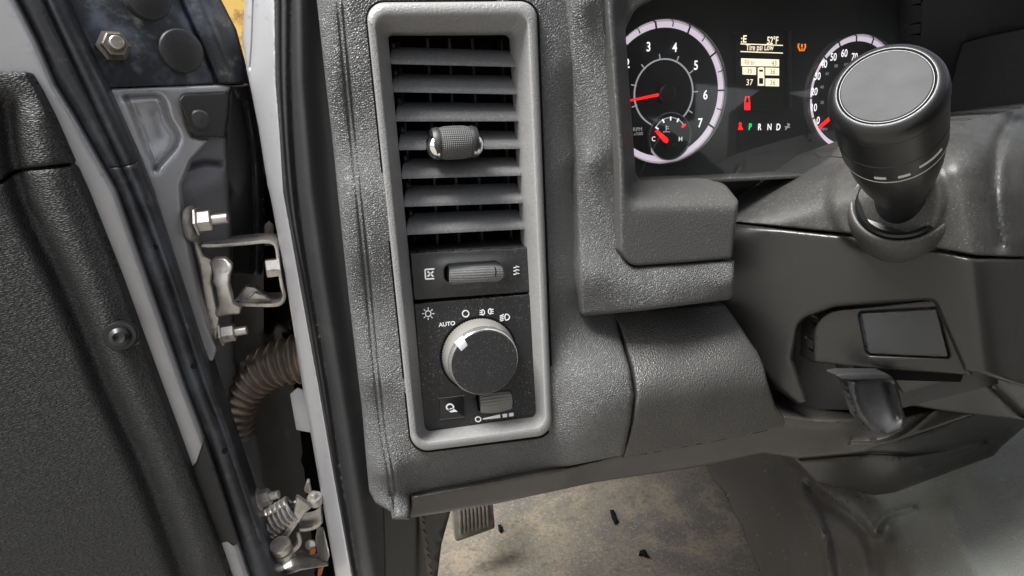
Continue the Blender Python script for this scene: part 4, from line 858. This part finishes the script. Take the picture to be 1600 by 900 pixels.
def ringmark(name, px, py, along, span, hgt):
    """mark wrapped on the ring at the angle seen at that point"""
    best = None
    for k in range(720):
        an = 2 * math.pi * k / 720; q = pb + axn * along * G + .0253 * G * (u3 * math.cos(an) + v3 * math.sin(an)); d = W.T @ (q - CAM); e = math.hypot(800 + F * d[0] / d[2] - px, 450 + F * d[1] / d[2] - py) + (0 if (q - pb - axn * along * G) @ (CAM - q) > 0 else 1e4)
        if best is None or e < best[0]: best = (e, an)
    vs = []; fs = []; n = 8
    for j in range(n + 1):
        an = best[1] - span / 2 + span * j / n; e = u3 * math.cos(an) + v3 * math.sin(an)
        for (t, r) in ((along - hgt / 2, .0245), (along - hgt / 2, .0254), (along + hgt / 2, .0254), (along + hgt / 2, .0245)): vs.append(pb + (axn * t + e * r) * G)
    for j in range(n):
        for k in range(4): fs.append((4 * j + k, 4 * j + (k + 1) % 4, 4 * j + 4 + (k + 1) % 4, 4 * j + 4 + k))
    fs += [(0, 1, 2, 3), (4 * n, 4 * n + 1, 4 * n + 2, 4 * n + 3)]
    return fixnormals(link(name, vs, fs, 'mark', st, False))
ringmark('wiper_mark', 1376, 269, .0835, .22, .0019); ringmark('wiper_mark', 1410, 263, .0835, .22, .0019); ringmark('wiper_mark', 1452, 243, .0865, .52, .0016)

# tilt lever
tl = thing('tilt_lever', 'small black tilt lever hanging under the steering column', 'lever', P(1365, 600, -.03))
lv = rbf([(1318, 592, -.046), (1400, 590, -.058), (1330, 640, -.054), (1412, 655, -.066), (1385, 678, -.066), (1360, 630, -.053), (1380, 650, -.058), (1345, 600, -.051)])
relief('paddle', [(1320, 590), (1392, 587, 10), (1402, 600), (1411, 640), (1415, 655, 4), (1412, 672, 8), (1387, 681, 14), (1362, 676, 14), (1340, 652, 14), (1326, 610)], lv, 'dark', tl, thick=.007, rnd=(5, .003), step=5,
       grooves=[([(1334, 600), (1338, 625), (1352, 655), (1375, 674)], 4, -.003), ([(1384, 600), (1393, 630), (1402, 652)], 4, .004), ([(1397, 600), (1405, 632), (1410, 650)], 3, -.003)])
relief('top_flange', [(1303, 586, 2), (1320, 583), (1385, 583, 4), (1398, 592, 4), (1330, 594), (1316, 593)], lambda q: lv(q) - .003, 'dark', tl, thick=.01, rnd=(2, .001), step=5)
slab('lever_arm', [(1332, 570), (1395, 572), (1395, 590), (1336, 588)], -.03, 'dark', tl, .02)

# ================================================================== FOOTWELL
kp_ = thing('kick_panel', 'flat dark kick panel beside the footwell, low under the dashboard end', 'panel', P(620, 890, .06))
relief('panel_face', [(570, 740), (720, 740), (690, 850), (676, 960), (590, 960), (585, 850)], [(580, 780, .035), (680, 780, .08), (590, 900, .035), (675, 900, .08)], 'lowtrim', kp_, thick=.02, rnd=None, step=15)
zz = [(655, 790)]; n = 9
for i in range(n):
    y = 795 + i * 13; x = 656 + i * 1.9; zz += [(x + 4 + random.uniform(-1, 2), y + random.uniform(-2, 2)), (x + 5.5 + random.uniform(-1, 2), y + 4), (x + .5 + random.uniform(0, 2), y + 8 + random.uniform(-2, 2))]
zz += [(676, 920), (672, 920)] + [(668 + (-1.8) * i, 905 - 13 * i) for i in range(9)]
slab('chewed_edge', zz, .066, 'conduit', kp_, .003, 0)
pd = thing('parking_brake_pedal', 'ribbed parking brake pedal pad above the dirty floor', 'pedal', P(740, 830, .36))
PDY = .34
slab('pad', [(706, 796), (770, 780), (774, 826, 4), (712, 848, 4)], PDY, 'pedal', pd, .012, .002)
rb = []
for k in range(8):
    t = (k + .5) / 8; x0 = 716 + (764 - 716) * t; rb.append((x0, k))
for x0, k in rb:
    slab('rib', [(x0 - 2, 798 - .22 * (x0 - 716)), (x0 + 1.6, 797 - .22 * (x0 - 716)), (x0 + 3.8, 836 - .3 * (x0 - 716)), (x0 + .2, 837 - .3 * (x0 - 716))], PDY - .004, 'pedal', pd, .005, .0008)
tube('pedal_arm', [P(730, 800, PDY + .01), P(735, 740, PDY + .05), P(738, 700, PDY + .08)], .009, 'dark', pd, 12)
def scrap(px, py, pts, label):
    o = relief('debris_scrap', [(px + a, py + b) for a, b in pts], lambda q: np.full(len(q), -.494), 'black', None, axis=2, thick=.002, rnd=(2, .0015), step=3)
    tag(o, label, 'debris', 'black scraps lying on the dirty floor')
scrap(782, 825, [(-4, -5), (1, -6), (3, 2), (0, 6), (-3, 3)], 'smallest black scrap on the floor, right beside the pedal pad')
scrap(959, 806, [(-6, -9), (0, -10), (3, -1), (7, 8), (2, 12), (-3, 3)], 'long upright black scrap in the middle of the dirty floor')
scrap(1006, 864, [(-6, -4), (2, -6), (5, 2), (10, 6), (3, 5), (-3, 2), (-8, 3)], 'ragged black scrap at the very bottom of the dirty floor')

# ================================================================== LIGHT
w = bpy.data.worlds.new("World"); SC.world = w; w.use_nodes = True
nt = w.node_tree; bg = nt.nodes['Background']; sky = nt.nodes.new('ShaderNodeTexSky'); sky.sky_type = 'NISHITA'; sky.sun_disc = False
S_EL, S_AZ = math.radians(60), math.radians(248)      # azimuth clockwise from +Y
sky.sun_elevation = S_EL; sky.sun_rotation = S_AZ; sky.air_density = 1.0; sky.dust_density = 4.0; sky.ozone_density = 0.6
hsv = nt.nodes.new('ShaderNodeHueSaturation'); hsv.inputs['Saturation'].default_value = 0.32
nt.links.new(sky.outputs[0], hsv.inputs['Color']); nt.links.new(hsv.outputs[0], bg.inputs[0]); bg.inputs[1].default_value = 0.075
sl_ = bpy.data.lights.new('sun', 'SUN'); sl_.energy = 3.4; sl_.angle = math.radians(24); sl_.color = (1, .985, .965)
so = bpy.data.objects.new('sun', sl_); COL.objects.link(so)
dv = Vector((math.sin(S_AZ) * math.cos(S_EL), math.cos(S_AZ) * math.cos(S_EL), math.sin(S_EL)))
so.rotation_euler = dv.to_track_quat('Z', 'Y').to_euler(); so.location = dv * 5

SC.view_settings.view_transform = 'Standard'; SC.view_settings.look = 'None'; SC.view_settings.gamma = 1; SC.view_settings.exposure = 1.45
SC.cycles.use_denoising = True
SC.cycles.max_bounces = 6; SC.cycles.transparent_max_bounces = 8
